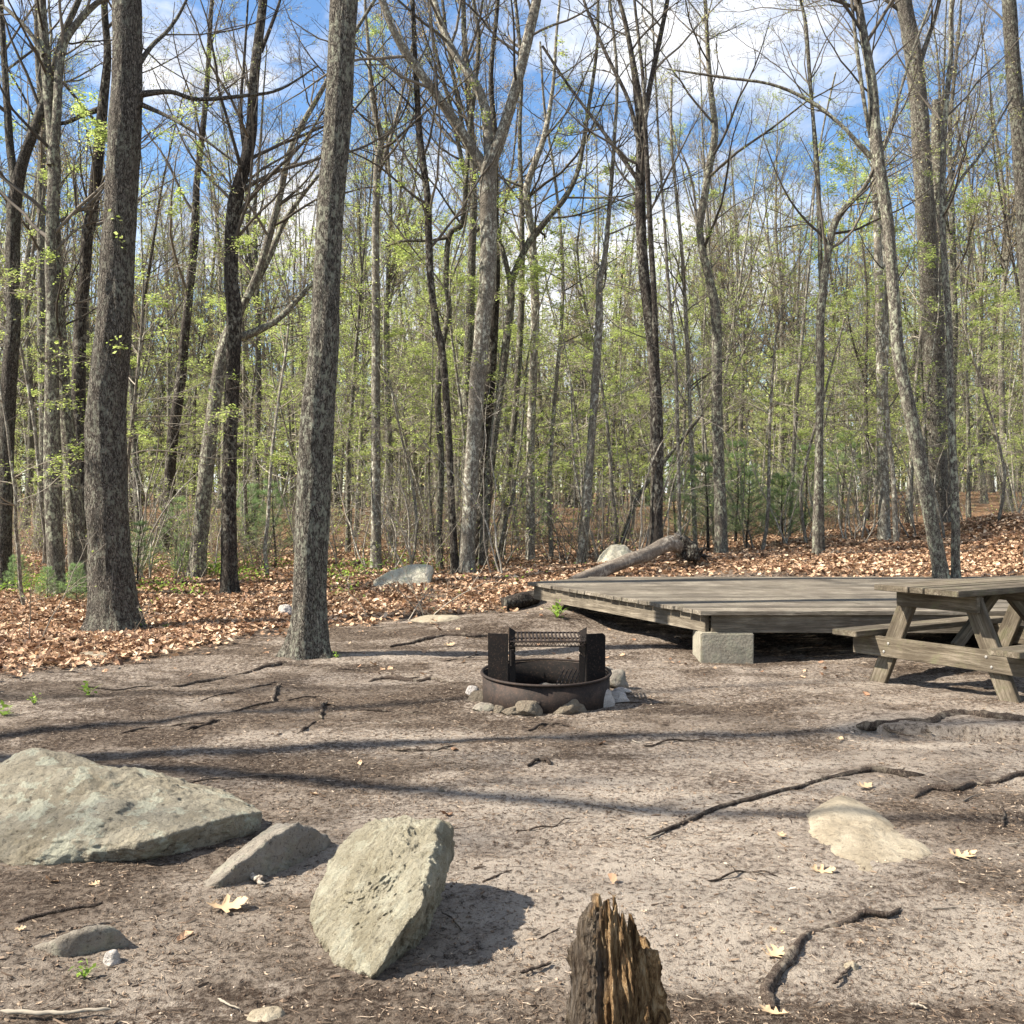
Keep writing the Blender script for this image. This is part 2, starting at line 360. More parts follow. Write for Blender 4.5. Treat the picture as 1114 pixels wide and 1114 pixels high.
# ------------------------------------------------------------------ ground sheet
LBX = np.array([-14, -8, -4.6, -3.9, -2.6, -1.2, .1, 1.2, 3, 6, 7.2, 9, 14.])
LBY = np.array([3.0, 4.2, 6.8, 8.0, 11.0, 12.2, 12.9, 13.2, 13.3, 12.9, 10.8, 9.4, 8.])
def litter_mask(x, y):
    b = np.interp(x, LBX, LBY)
    n = fbm(x * 1.3, y * 1.3, x * 0 + 9.5, 3)
    return np.clip((y - b + .9 * n) / 2.2 + .5, 0, 1) ** 1.6
def build_ground():
    ys = [1.2]
    while ys[-1] < 17: ys.append(ys[-1] + max(.009, ys[-1] * .0042))
    while ys[-1] < 400: ys.append(ys[-1] * 1.06)
    y = [1.2]
    while y[-1] > -30: y.append(y[-1] - .12 * (2.2 - y[-1]) ** 1.0)
    ys = np.array(sorted(set(y[1:])) + ys)
    xs = [0.]
    while xs[-1] < 300:
        xs.append(xs[-1] + (.0125 if xs[-1] < 2.6 else .0125 * (xs[-1] / 2.6) ** 1.9))
    xs = np.array(sorted([-v for v in xs[1:]]) + xs)
    X, Y = np.meshgrid(xs, ys)
    x, y = X.ravel(), Y.ravel()
    Z = terr(x, y)
    near = np.clip((14 - y) / 4, 0, 1) * (np.abs(x) < 12)
    ff = fbm(x * 22, y * 22, x * 0 + .3, 3, .55)
    Z = Z + near * .0042 * ff + near * .011 * np.clip(fbm(x * 2.7, y * 6.5, x * 0 + 6, 3), -.6, .8)
    # earth bank behind the timber near the table, soil worn away below it
    lip = np.interp(x, [2.0, 2.35, 3.0, 4.2], [6.16, 6.14, 6.06, 5.95])
    amt = np.clip((x - 1.9) / .35, 0, 1) * np.clip(1 - np.abs(y - lip) / .5, 0, 1)
    lip = lip - .06
    Z = Z + np.where(y > lip, .045, -.035) * amt
    ny, nx = len(ys), len(xs)
    i = np.arange(ny - 1)[:, None] * nx + np.arange(nx - 1)[None]
    Q = np.stack([i, i + 1, i + 1 + nx, i + nx], -1).reshape(-1, 4)
    me = mesh_np('ground', np.stack([x, y, Z], 1), Q)
    lm = litter_mask(x, y)
    a = me.attributes.new('litter', 'FLOAT', 'POINT'); a.data.foreach_set('value', lm.astype(np.float32))
    sd = np.exp(-((x - .7) / 1.7) ** 2 - ((y - 4.1) / 1.2) ** 2) + .8 * np.exp(-((x - 2.6) / 1.3) ** 2 - ((y - 6.0) / .9) ** 2) + .5 * np.exp(-((x + .6) / 1.2) ** 2 - ((y - 3.1) / .5) ** 2)
    sd = np.clip(sd + .7 * fbm(x * 1.9, y * 3.0, x * 0 + 31, 6, .62), 0, 1)
    a = me.attributes.new('sand', 'FLOAT', 'POINT'); a.data.foreach_set('value', sd.astype(np.float32))
    hu = np.clip(fbm(x * .9, y * 1.9, x * 0 + 21, 6, .65) * 2.4 + .40 - .13 * np.clip(x, -3, 4), 0, 1) * np.clip((15 - y) / 3, 0, 1) * (1 - .7 * sd)
    a = me.attributes.new('humus', 'FLOAT', 'POINT'); a.data.foreach_set('value', hu.astype(np.float32))
    o = link('ground', me, M['soil']); tag(o, kind='structure', label='bare trodden soil of the campsite rising into leaf covered forest floor')
build_ground()

# ------------------------------------------------------------------ litter and debris (uncountable)
def scatter_leaves(name, n, region, size, mat, dens, label, seed, lift=.012, cat='leaves'):
    rng = np.random.default_rng(seed)
    x0, x1, y0, y1 = region
    x = rng.uniform(x0, x1, n * 4); u = rng.random(n * 4)
    y = y0 * (y1 / y0) ** u
    ok = (np.abs(x) < y * .62 + .8) & (rng.random(n * 4) < dens(x, y)); x, y = x[ok][:n], y[ok][:n]
    n = len(x); z = terr(x, y) + rng.uniform(.0, lift, n)
    a = rng.uniform(0, 2 * math.pi, n); s = size * rng.uniform(.5, 1.35, n)
    tilt = rng.normal(0, .35, n); roll = rng.normal(0, .35, n); curl = rng.uniform(-.1, .5, n)
    # leaf grid 4 x 3 pts, ragged edge and curl
    U = np.array([0, .33, .68, 1.0]); wd = np.array([.06, .30, .34, .05])
    P = np.zeros((n, 4, 3, 3))
    for i in range(4):
        for j, sd in enumerate((-1, 0, 1)):
            w = wd[i] * sd * rng.uniform(.6, 1.35, n)
            P[:, i, j, 0] = (U[i] - .5) + rng.normal(0, .05, n); P[:, i, j, 1] = w
            P[:, i, j, 2] = curl * (abs(U[i] - .5) * 1.3) ** 1.5 * .6 + abs(sd) * rng.uniform(-.05, .22, n)
    P *= s[:, None, None, None]
    x_, y_, z_ = P[..., 0], P[..., 1], P[..., 2]
    tl, rl = tilt[:, None, None], roll[:, None, None]
    z2 = z_ + x_ * np.sin(tl) + y_ * np.sin(rl); x2 = x_ * np.cos(tl); y2 = y_ * np.cos(rl)
    ca, sa = np.cos(a)[:, None, None], np.sin(a)[:, None, None]
    V = np.stack([x[:, None, None] + x2 * ca - y2 * sa, y[:, None, None] + x2 * sa + y2 * ca, z[:, None, None] + z2 + s[:, None, None] * .06], -1).reshape(-1, 3)
    b = (np.arange(n) * 12)[:, None, None]; i = np.arange(3)[None, :, None] * 3; j = np.arange(2)[None, None]
    Q = np.stack(np.broadcast_arrays(b + i + j, b + i + j + 1, b + i + 3 + j + 1, b + i + 3 + j), -1).reshape(-1, 4)
    o = link(name, mesh_np(name, V, Q, smooth=False), mat); tag(o, label, cat, kind='stuff')
def out_deck(x, y):
    return ~((y > 8.9) & (y < 12.8) & (x > 1.66 - (y - 8.85) * .44) & (x < 6))
scatter_leaves('leaf_litter', 125000, (-13, 14, 5.0, 24), .068, M['litter'],
               lambda x, y: litter_mask(x, y) * out_deck(x, y) * np.where((x < 0) & (y > 15.5), .45, 1), 'brown and tan fallen oak leaves carpeting the edge of the clearing', 3, .04)
scatter_leaves('fallen_leaves', 500, (-6, 7, 2.3, 13), .05, M['litter'],
               lambda x, y: (1 - litter_mask(x, y)) * (.03 + .5 * (y > 8)), 'sparse dry leaves and leaf scraps scattered on the bare soil', 4, .003)
def debris(seed=8):
    rng = np.random.default_rng(seed); n = 85000
    x = rng.uniform(-6, 7, n * 3); y = 2.1 * (13 / 2.1) ** (rng.random(n * 3) ** .85)
    dn = .35 + .65 * (fbm(x * 1.7, y * 1.7, x * 0 + 4, 3) > -.1)
    ok = (np.abs(x) < y * .56 + .3) & (rng.random(n * 3) < dn) & (litter_mask(x, y) < .8)
    x, y = x[ok][:n], y[ok][:n]; n = len(x)
    near = .0042 * fbm(x * 22, y * 22, x * 0 + .3, 3, .55) + .011 * np.clip(fbm(x * 2.7, y * 6.5, x * 0 + 6, 3), -.6, .8)
    z = terr(x, y) + near + .003
    ln = rng.gamma(1.8, .0075, n) + .005; ln = np.minimum(ln, .09); wd = rng.uniform(.0005, .0014, n) * (1 + (rng.random(n) < .06) * 2.5)
    a = rng.uniform(0, 2 * math.pi, n); tl = rng.normal(0, .18, n)
    D = np.stack([np.cos(a), np.sin(a), tl], 1); Nn = np.stack([-np.sin(a), np.cos(a), 0 * a], 1)
    C = np.stack([x, y, z], 1); bend = Nn * (rng.normal(0, .18, n) * ln)[:, None]
    U = np.array([0, 0, 1.])
    g = Geo(); ends = []
    for k, (s, w) in enumerate(((-.5, .7), (0, 1.), (.5, .5))):
        c = C + D * (s * ln)[:, None] + (bend if k == 1 else 0)
        for q in (0, 1, 2):
            an = q * 2 * math.pi / 3
            ends.append(c + (Nn * math.cos(an) + U * math.sin(an)) * (wd * w)[:, None])
    V = np.stack(ends, 1).reshape(-1, 3)
    b = (np.arange(n) * 9)[:, None]; q = np.arange(3)[None]; q2 = (q + 1) % 3
    Q = np.concatenate([np.stack([b + o + q, b + o + q2, b + o + 3 + q2, b + o + 3 + q], -1).reshape(-1, 4) for o in (0, 3)])
    # order faces per island is irrelevant
    g.add(V, Q)
    # crumbs and grit
    m = 22000; x = rng.uniform(-5, 6, m * 3); y = 2.1 * (9 / 2.1) ** rng.random(m * 3)
    ok = (np.abs(x) < y * .56 + .3); x, y = x[ok][:m], y[ok][:m]; m = len(x)
    near = .0042 * fbm(x * 22, y * 22, x * 0 + .3, 3, .55) + .011 * np.clip(fbm(x * 2.7, y * 6.5, x * 0 + 6, 3), -.6, .8)
    C = np.stack([x, y, terr(x, y) + near + .002], 1); s = (rng.gamma(1.5, .0011, m) + .001)
    O = np.array([(1,0,0),(0,1,0),(-1,0,0),(0,-1,0),(0,0,.8),(0,0,-.8)])
    V = C[:, None, :] + O[None] * s[:, None, None] * rng.uniform(.5, 1.4, (m, 6, 1))
    F8 = np.array([(0,1,4),(1,2,4),(2,3,4),(3,0,4),(1,0,5),(2,1,5),(3,2,5),(0,3,5)])
    g.add(V.reshape(-1, 3), None, ((np.arange(m) * 6)[:, None, None] + F8[None]).reshape(-1, 3))
    o = g.build('forest_debris', M['debris'], smooth=False); tag(o, 'pine needles, bark crumbs and broken twig bits strewn over the bare soil', 'debris', kind='stuff')
debris()

# ------------------------------------------------------------------ rocks
def rock(name, hull, mat, label, cat='rock', sub=5, disp=.012, dscale=6., group=None, ridge=0., parent=None, grain=(1,1,1), soft=14., ledge=0.):
    """boulder from a hand-measured hull of points, worn and roughened"""
    P = np.array(hull, float); c = P.mean(0)
    b = bmesh.new()
    for p in P - c: b.verts.new(p)
    r = bmesh.ops.convex_hull(b, input=b.verts)
    b.faces.ensure_lookup_table(); b.normal_update()
    planes = []
    for f in b.faces:
        n = f.normal; d = n.dot(f.verts[0].co)
        if d < 0: n, d = -n, -d
        planes.append((n.x, n.y, n.z, max(d, 1e-4)))
    b.free()
    pl = np.array(planes)
    b = bmesh.new(); bmesh.ops.create_icosphere(b, subdivisions=sub, radius=1)
    ext = (P.max(0) - P.min(0)) / 2
    D = np.array([v.co[:] for v in b.verts]) * ext; D /= np.linalg.norm(D, axis=1, keepdims=True)
    q = (D @ pl[:, :3].T) / pl[:, 3]                    # 1/r per plane
    q = np.maximum(q, 0); k = soft
    inv = (q ** k).sum(1) ** (1 / k)
    r = 1 / inv
    V = D * r[:, None]
    s = dscale; gx = V * np.array(grain) + c * .37
    nn = fbm(gx[:, 0] * s, gx[:, 1] * s, gx[:, 2] * s, 6, .62) * disp
    if ridge: nn = nn - ridge * np.abs(fbm(gx[:, 0] * s * .6 + 5, gx[:, 1] * s * .6, gx[:, 2] * s * .6, 3))
    if ledge:
        q3 = fbm(gx[:, 0] * s * .35 + 3, gx[:, 1] * s * .35, gx[:, 2] * s * .55 + 8, 4, .6) * 3
        fr = q3 - np.floor(q3); nn = nn + ledge * (np.floor(q3) + np.clip(fr / .10, 0, 1)) - ledge * q3 * .6
    V = V + D * nn[:, None]
    for v, co in zip(b.verts, V): v.co = co
    g = Geo(); g.bm(b); o = g.build(name, mat, parent)
    o.location = c if parent is None else c
    return tag(o, label, cat if parent is None else None, group)
def grounded(pts, down=.12):
    out = list(pts)
    for p in pts: out.append(np.array([p[0], p[1], tz(p[0], p[1]) - down]))
    return out

# big boulder on the left
H = [W(-110,915,4.0), W(-90,874,4.7), W(38,810,4.55), W(95,831,4.6), W(172,850,4.65), W(251,861,4.6), W(286,882,4.25),
     W(250,889,4.08), W(215,899,3.97), W(163,915,3.82), W(150,940,3.86), W(47,944,3.84), W(-100,945,3.9)]
H += [np.array([p[0], p[1] + .1, -.25]) for p in H[:7]] + [W(226,932,4.04), W(275,893,4.42)]
rock('boulder', H, M['rock_left'], 'large low boulder with grey green lichen at the left edge of the clearing', 'boulder', 7, .018, 7.0, ridge=.022, soft=90, ledge=.009)
# slab beside it
H = [W(212,968,3.60), W(236,958,3.58), W(265,934,3.68), W(300,906,3.80), W(324,894,3.90), W(346,902,3.96), W(364,911,4.08), W(256,926,3.99), W(292,899,4.28), W(343,931,4.0), W(302,946,3.84), W(252,960,3.72)]
H += [np.array([p[0], p[1], -.12]) for p in H]
rock('rock', H, M['rock_grey'], 'flat pointed slab of grey rock tilting out of the soil between the two biggest stones', 'rock', 6, .008, 9., ridge=.012, soft=50, ledge=.010)
# upright stone
H = [W(364,919,3.54), W(398,895,3.52), W(438,887,3.48), W(479,890,3.40), W(464,945,3.12), W(458,985,2.99), W(405,1063,2.88), W(337,1006,3.22),
     W(350,951,3.42), W(369,1054,2.97), W(493,903,3.42), W(495,926,3.42), W(486,958,3.36), W(472,998,3.26), W(438,1037,3.12),
     W(400,897,3.62), W(470,895,3.55), W(362,960,3.58), W(334,1000,3.30)]
H += [W(400,1050,3.0) + [0,.03,-.15], W(352,1020,3.08) + [0,0,-.15], W(440,1030,3.2) + [0,0,-.12]]
rock('standing_stone', H, M['rock_up'], 'upright pale yellow granite stone with a flat rough face leaning in the foreground', 'rock', 7, .015, 17., ridge=.012, grain=(1, 1, .42), soft=70, ledge=.007)
# small buried stone lower left
H = [W(22,1034,3.12), W(60,1018,3.05), W(106,1004,3.08), W(132,1008,3.10), W(150,1033,3.16), W(110,1038,3.12), W(60,1038,3.13), W(110,1010,3.3)]
H += [np.array([p[0], p[1], -.08]) for p in H]
rock('rock', H, M['rock_grey'], 'small dark half buried rock in the lower left corner with a dead stick across it', 'rock', 5, .008, 14.)
# flat tan stone right
H = [W(868,888,4.50), W(884,876,4.66), W(916,866,4.86), W(944,879,4.64), W(965,890,4.48), W(990,911,4.22), W(1024,935,3.98), W(1002,958,3.78), W(965,966,3.7), W(929,955,3.75), W(893,929,3.98), W(871,905,4.28)]
top = [p + np.array([0, .02, .048]) for p in [W(890,893,4.4), W(918,880,4.55), W(960,915,4.15), W(1000,938,3.96), W(962,950,3.86), W(915,925,4.05)]]
H = [np.array([p[0], p[1], tz(p[0], p[1]) + .008]) for p in H] + top + [np.array([p[0], p[1], -.15]) for p in H]
rock('flat_rock', H, M['rock_tan'], 'flat smooth tan rock worn level with the soil at the right', 'rock', 6, .012, 6., soft=16, ridge=.01)
def small_rock(px, py, w, h, mat, label, name='stone', d=None, group=None, dep=.8, seed=0):
    """stone whose foot stands on the soil at the given photo point"""
    g = G(px, py) if d is None else W(px, py, d)
    s = w * 1.15 / F * g[1]; hh = h * .85 / F * g[1]
    rng = np.random.default_rng(seed or int(px * 7 + py)); H = []
    for k in range(14):
        u = rng.normal(size=3); u /= np.linalg.norm(u)
        an = k * 2.4; rr_ = 1 if k < 8 else .65
        H.append(g + np.array([math.cos(an) * rr_ * s / 2, math.sin(an) * rr_ * s / 2 * dep + s * dep / 2, (rng.uniform(.6, 1.0) * hh if k >= 8 else rng.uniform(-.3, .45) * hh)]))
    H.append(g + np.array([rng.uniform(-.15, .15) * s, s * dep * .5, hh]))
    return rock(name, H, mat, label, 'stone', 4, s * .05, 2.2 / s, group, soft=16)
small_rock(118, 1052, 20, 19, M['rock_white'], 'small white quartz pebble below the dark half buried rock')
small_rock(308, 671, 18, 15, M['rock_white'], 'pale quartz stone among the dead leaves left of the lichen spotted trunk')
small_rock(97, 719, 36, 10, M['rock_tan'], 'low pale rock showing through the leaves in front of the thick left trunk')
small_rock(475, 678, 58, 7, M['rock_tan'], 'pale flat rock flush with the soil between the leaves and the fire ring')
small_rock(285, 1116, 0.01 + 44, 10, M['rock_tan'], 'pale stone cut off by the bottom edge of the picture')
small_rock(928, 1056, 16, 9, M['rock_tan'], 'little pale pebble beside the curved root in the lower right')
small_rock(480, 863, 8, 5, M['rock_brown'], 'tiny reddish stone chip on bare soil behind the upright stone')
# stones around the fire ring
for a in [(514,757,16,13,'rock_white','small white stone, farthest left by the fire ring'),
          (521,764,28,13,'rock_brown','pinkish brown stone at the left side of the fire ring'),
          (526,775,26,10,'rock_grey','dark flat stone at the front left of the fire ring'),
          (543,778,14,12,'rock_brown','smallest tan stone in front of the fire ring'),
          (556,780,20,13,'rock_brown','tan stone touching the broad one in front of the fire ring'),
          (573,781,34,19,'rock_brown','broad rounded tan stone in front of the fire ring'),
          (617,778,50,22,'rock_brown','longest tan stone in front of the fire ring'),
          (655,770,28,26,'rock_white','bright white lump of quartz at the right front of the fire ring'),
          (673,766,26,14,'rock_white','flat pale stone just right of the white quartz lump'),
          (677,757,22,10,'rock_white','thin pale stone behind the quartz lump'),
          (672,750,26,24,'rock_grey','blocky grey brown stone at the right side of the fire ring'),
          (660,740,20,18,'rock_grey','rounded dark stone touching the right rear rim of the fire ring')]:
    small_rock(a[0], a[1], a[2], a[3], M[a[4]], a[5], 'fire_ring_stone', group='stones placed around the fire ring', dep=.7)
# boulders at the forest edge
def far_rock(pts, d, mat, label, thick=.6):
    P = [W(px, py, d) for px, py in pts]
    H = P + [p * np.array([1, 1, 1]) + np.array([0, thick, -.05]) for p in P] + [p + np.array([0, -thick * .4, -.25]) for p in P[:2] + P[-2:]]
    rock('boulder', H, mat, label, 'boulder', 5, .025, 4., ridge=.03, soft=12)
far_rock([(396,640),(402,630),(425,618),(450,611),(472,614),(470,628),(465,640)], 14.4, M['rock_pale'], 'pale lichen covered boulder in the leaves left of centre at the forest edge')
far_rock([(648,616),(655,600),(668,590),(684,592),(694,604),(690,618)], 15.6, M['rock_pale'], 'mossy boulder behind the fallen log')
far_rock([(812,632),(826,624),(842,620),(856,624),(870,632)], 13.6, M['rock_pale'], 'pale rounded rock just behind the tent platform', .4)

# ------------------------------------------------------------------ fire ring
def fire_ring():
    cx, cy = (594 - CX) / F * 7.05, 7.05
    z0 = tz(cx, cy)
    rt = empty('fire_ring', (cx, cy, z0 - .015)); rt.rotation_euler = (R(2.6), 0, 0)
    tag(rt, 'round rusty steel fire ring with a raised cooking grate, in the middle of the clearing', 'fire ring')
    Rr, h = .437, .205
    S = 96
    def ringmesh(prof):
        g = Geo(); K = len(prof); a = np.arange(S) * 2 * math.pi / S
        V = np.array([[(r * math.cos(t), r * math.sin(t), z) for t in a] for r, z in prof]).reshape(-1, 3)
        Q = [(k % K * S + j, k % K * S + (j + 1) % S, (k + 1) % K * S + (j + 1) % S, (k + 1) % K * S + j) for k in range(K) for j in range(S)]
        g.add(V, Q)
        if K == 4: g.qm[-1] = np.array([1 if k == 3 else 0 for k in range(K) for j in range(S)])
        return g
    ringmesh([(Rr - .006, -.05), (Rr, -.05), (Rr, h - .01), (Rr - .006, h - .01)]).build('ring_wall', [M['rust'], M['soot']], rt)
    rim = [(Rr + .004 + .011 * math.cos(t), h + .009 * math.sin(t)) for t in np.arange(8) * math.pi / 4]
    ringmesh(rim).build('rim', M['rust'], rt)
    # ash bed
    rr = np.linspace(.02, Rr - .008, 14); a = np.arange(48) * 2 * math.pi / 48
    V = np.array([[(r * math.cos(t), r * math.sin(t), .02 + .02 * float(fbm(np.array([r * math.cos(t) * 12]), np.array([r * math.sin(t) * 12]), np.array([1.]), 3)[0])) for t in a] for r in rr]).reshape(-1, 3)
    g = Geo(); g.add(V, [(k * 48 + j, k * 48 + (j + 1) % 48, (k + 1) * 48 + (j + 1) % 48, (k + 1) * 48 + j) for k in range(13) for j in range(48)], [(0, j + 1, j) for j in range(1, 47)])
    g.build('ash_bed', M['ash'], rt)
    # side panels: bent plates with a slotted flange
    top = .485
    def X(px, z, d): return ((px - CX) / F * d - cx)
    def plate(name, pts, th, mat, holes=None, par=rt):
        """pts: polygon in local (x,y) extruded in z; or arbitrary quad strip"""
        b = bmesh.new(); vs = [b.verts.new(p) for p in pts]; f = b.faces.new(vs)
        b.normal_update(); n = f.normal.copy()
        r = bmesh.ops.extrude_face_region(b, geom=[f]); 
        for v in [e for e in r['geom'] if isinstance(e, bmesh.types.BMVert)]: v.co += n * th
        bmesh.ops.recalc_face_normals(b, faces=b.faces[:])
        g = Geo(); g.bm(b); return g.build(name, mat, par, smooth=False)
    yF = -.10
    xl0, xl1 = X(531, 0, 6.95), X(553, 0, 6.95)
    xr0, xr1 = X(638, 0, 6.95), X(658.5, 0, 6.95)
    for (x0, x1, side) in ((xl0, xl1, 1), (xr0, xr1, -1)):
        c = .02
        o0, o1 = (x0, x1)
        if side == 1: pts = [(x0, yF + .03, .02), (x1, yF, .02), (x1, yF, top), (x0, yF + .03, top)]
        else: pts = [(x0, yF, .02), (x1, yF + .03, .02), (x1, yF + .03, top - c), (x1 - c * .4, yF + .028, top - c * .3), (x1 - c, yF + .026, top), (x0, yF, top)]
        p = plate('side_panel', pts, .006, M['soot'])
        xf = x1 if side == 1 else x0
        # flange running backwards, its top rises to a point at the front; slot row as small recessed holes drawn through real openings
        g = Geo(); ys = np.array([0, .02, .032, .045, .057, .07, .082, .095, .11]); zs = [.02, top - .16, top - .145, top - .10, top - .085, top - .04, top - .025, top]
        zt = lambda t: top + .045 * (1 - t / .11)
        xx = lambda t: xf + side * (.04 * t / .11 + .004)
        V = []; Q = []; 
        for i, t in enumerate(ys):
            for k, zz in enumerate(zs):
                V.append((xx(t), yF + t, zz if k < 7 else zt(t)))
        for i in range(8):
            for k in range(7):
                if k in (1, 3, 5) and i % 2 == 1: continue
                a0 = i * 8 + k; Q.append((a0, a0 + 1, a0 + 9, a0 + 8))
        g.add(V, Q); fo = g.build('slotted_flange', M['soot'], p, smooth=False)
        md = fo.modifiers.new('thick', 'SOLIDIFY'); md.thickness = .005
    # grate: frame + bars + front twisted rods + handle coils
    gz = .432; gx0, gx1 = xl1 + .012, xr0 - .012; gy0, gy1 = yF + .0, yF + .36
    gt = Geo()
    def rod(a, b, r, S=6): gt.tubes(np.array([np.linspace(a, b, 2)[:, ] if False else [a, b]]), np.full((1, 2), r), S, 0, cap=True)
    for (a, b) in (((gx0, gy0, gz), (gx1, gy0, gz)), ((gx0, gy1, gz), (gx1, gy1, gz)), ((gx0, gy0, gz), (gx0, gy1, gz)), ((gx1, gy0, gz), (gx1, gy1, gz))): rod(a, b, .007)
    n = 19
    for i in range(1, n): 
        x = gx0 + (gx1 - gx0) * i / n; rod((x, gy0, gz), (x, gy1, gz), .0068)
    rod((gx0, (gy0 + gy1) / 2, gz - .008), (gx1, (gy0 + gy1) / 2, gz - .008), .006)
    # zigzag brace under front edge
    zz = [(gx0 + (gx1 - gx0) * i / 38, gy0 - .004, gz - (.028 if i % 2 else .0)) for i in range(39)]
    gt.tubes(np.array([zz]), np.full((1, 39), .0050), 5, 0)
    rod((gx0, gy0 - .004, gz - .030), (gx1, gy0 - .004, gz - .030), .005)
    go = gt.build('cooking_grate', M['rust'], rt)
    # coil spring handle by left flange
    k = np.arange(90); a = k * .9
    hd = np.stack([gx0 + .012 + .012 * np.cos(a), np.full(90, gy0 - .03), gz - .05 - k * .0012 ], 1) + np.stack([0 * a, .012 * np.sin(a), 0 * a], 1)
    g = Geo(); g.tubes(hd[None], np.full((1, 90), .0025), 5, 0); g.build('handle', M['soot'], go)
    # rods added in place of the sunlight falling in bars through the grate
    g = Geo()
    for i in range(8):
        g.tubes(np.array([[(.06 + i * .03, -.02 + .004 * i, .10), (.14 + i * .03, .34, .15)]]), np.full((1, 2), .005), 5, 0, cap=True)
    g.build('light_bar_rods', M['rust'], rt)
    # hinge tab in front
    g = Geo(); g.box((-.06, -Rr - .006, .085), (.03, .006, .035), None, 0, .002); g.build('hinge_tab', M['rust'], rt)
fire_ring()

# ------------------------------------------------------------------ tent platform
def platform():
    zt = .444
    poly = [(1.66, 8.85), (5.5, 8.78), (6.9, 12.95), (1.0, 12.80), (.20, 12.16)]
    rt = empty('tent_platform', (3.2, 10.6, 0)); O = np.array([3.2, 10.6, 0])
    tag(rt, 'low weathered wooden tent platform of grey boards beyond the fire ring', 'tent platform')
    def span(y):
        xs = []
        for i in range(len(poly)):
            (x0, y0), (x1, y1) = poly[i], poly[(i + 1) % len(poly)]
            if (y0 - y) * (y1 - y) < 0: xs.append(x0 + (x1 - x0) * (y - y0) / (y1 - y0))
        return (min(xs), max(xs)) if len(xs) >= 2 else None
    g = Geo(); rng = random.Random(4); y = 8.83; w = .136
    while y < 12.88:
        a, b = span(min(max(y, 8.87), 12.8) + .002), span(min(max(y + w, 8.87), 12.79))
        if not a or not b: y += w + .008; continue
        j = rng.uniform(-.012, .012); dz = rng.uniform(-.003, .003); mid = rng.uniform(.35, .65)
        l0, l1, r0, r1 = a[0] - .02 + j, b[0] - .02 + j, a[1] + .02, b[1] + .02
        m0 = l0 + (r0 - l0) * mid
        for (p0, p1, q0, q1) in ((l0, l1, m0 - .002, m0 - .002), (m0 + .002, m0 + .002, r0, r1)):
            V = []
            for (xx, yy) in ((p0, y), (q0, y), (q1, y + w), (p1, y + w)):
                V.append((xx, yy, zt + dz - .038))
            for (xx, yy) in ((p0, y), (q0, y), (q1, y + w), (p1, y + w)):
                V.append((xx, yy, zt + dz))
            g.add(np.array(V) - O, [(0, 3, 2, 1), (4, 5, 6, 7), (0, 1, 5, 4), (1, 2, 6, 5), (2, 3, 7, 6), (3, 0, 4, 7)])
        y += w + .008
    dk = g.build('deck', M['deck'], rt, smooth=False)
    md = dk.modifiers.new('bevel', 'BEVEL'); md.width = .003; md.segments = 1
    # skirt boards, inset from the deck edge
    cen = np.array([3.4, 10.8])
    P = [np.array(p) + (cen - np.array(p)) / np.linalg.norm(cen - np.array(p)) * .075 for p in poly]
    for i in range(5):
        a, b = P[i], P[(i + 1) % 5]; L = np.linalg.norm(b - a); ang = math.atan2(b[1] - a[1], b[0] - a[0])
        c = (a + b) / 2
        g = Geo(); g.box((0, 0, 0), (L - .045, .042, .155), None, 0, .004)
        o = g.build('skirt_board', M['skirt'], rt, smooth=False); o.location = Vector((c[0] - O[0], c[1] - O[1], zt - .040 - .0795)); o.rotation_euler = (0, 0, ang)
    # joists
    for k in range(6):
        x = 2.1 + k * .62
        g = Geo(); g.box((0, 0, 0), (3.5, .04, .13), None, 0, 0); o = g.build('joist', M['skirt'], rt, smooth=False)
        o.location = Vector((x - O[0] + .15, 10.75 - O[1], zt - .112)); o.rotation_euler = (0, 0, R(90))
    # concrete blocks the platform rests on
    g0 = G(764, 720)
    for (x, y, s, lab) in ((1.66 + .20, 8.85 + .19, (.46, .40, .34), 'square concrete block under the front corner of the tent platform, nearest the fire ring'),
                           (4.95, 9.2, (.30, .4, .34), 'concrete block supporting the tent platform, behind the picnic table'),
                           (3.2, 10.9, (.4, .4, .34), 'concrete block in the shade under the middle of the tent platform')):
        b = bmesh.new(); bmesh.ops.create_cube(b, size=1)
        for v in b.verts: v.co = Vector((v.co.x * s[0], v.co.y * s[1], v.co.z * s[2]))
        bmesh.ops.bevel(b, geom=b.edges[:], offset=.010, segments=2, affect='EDGES')
        bmesh.ops.subdivide_edges(b, edges=b.edges[:], cuts=5, use_grid_fill=True)
        for v in b.verts: v.co += v.normal * .003 * mn.fractal(v.co * 14, .6, 2., 4)
        g = Geo(); g.bm(b); o = g.build('concrete_block', M['concrete'], smooth=False); top = zt - .196
        o.location = (x, y, top - s[2] / 2); tag(o, lab, 'concrete block', 'concrete blocks under the tent platform')
platform()

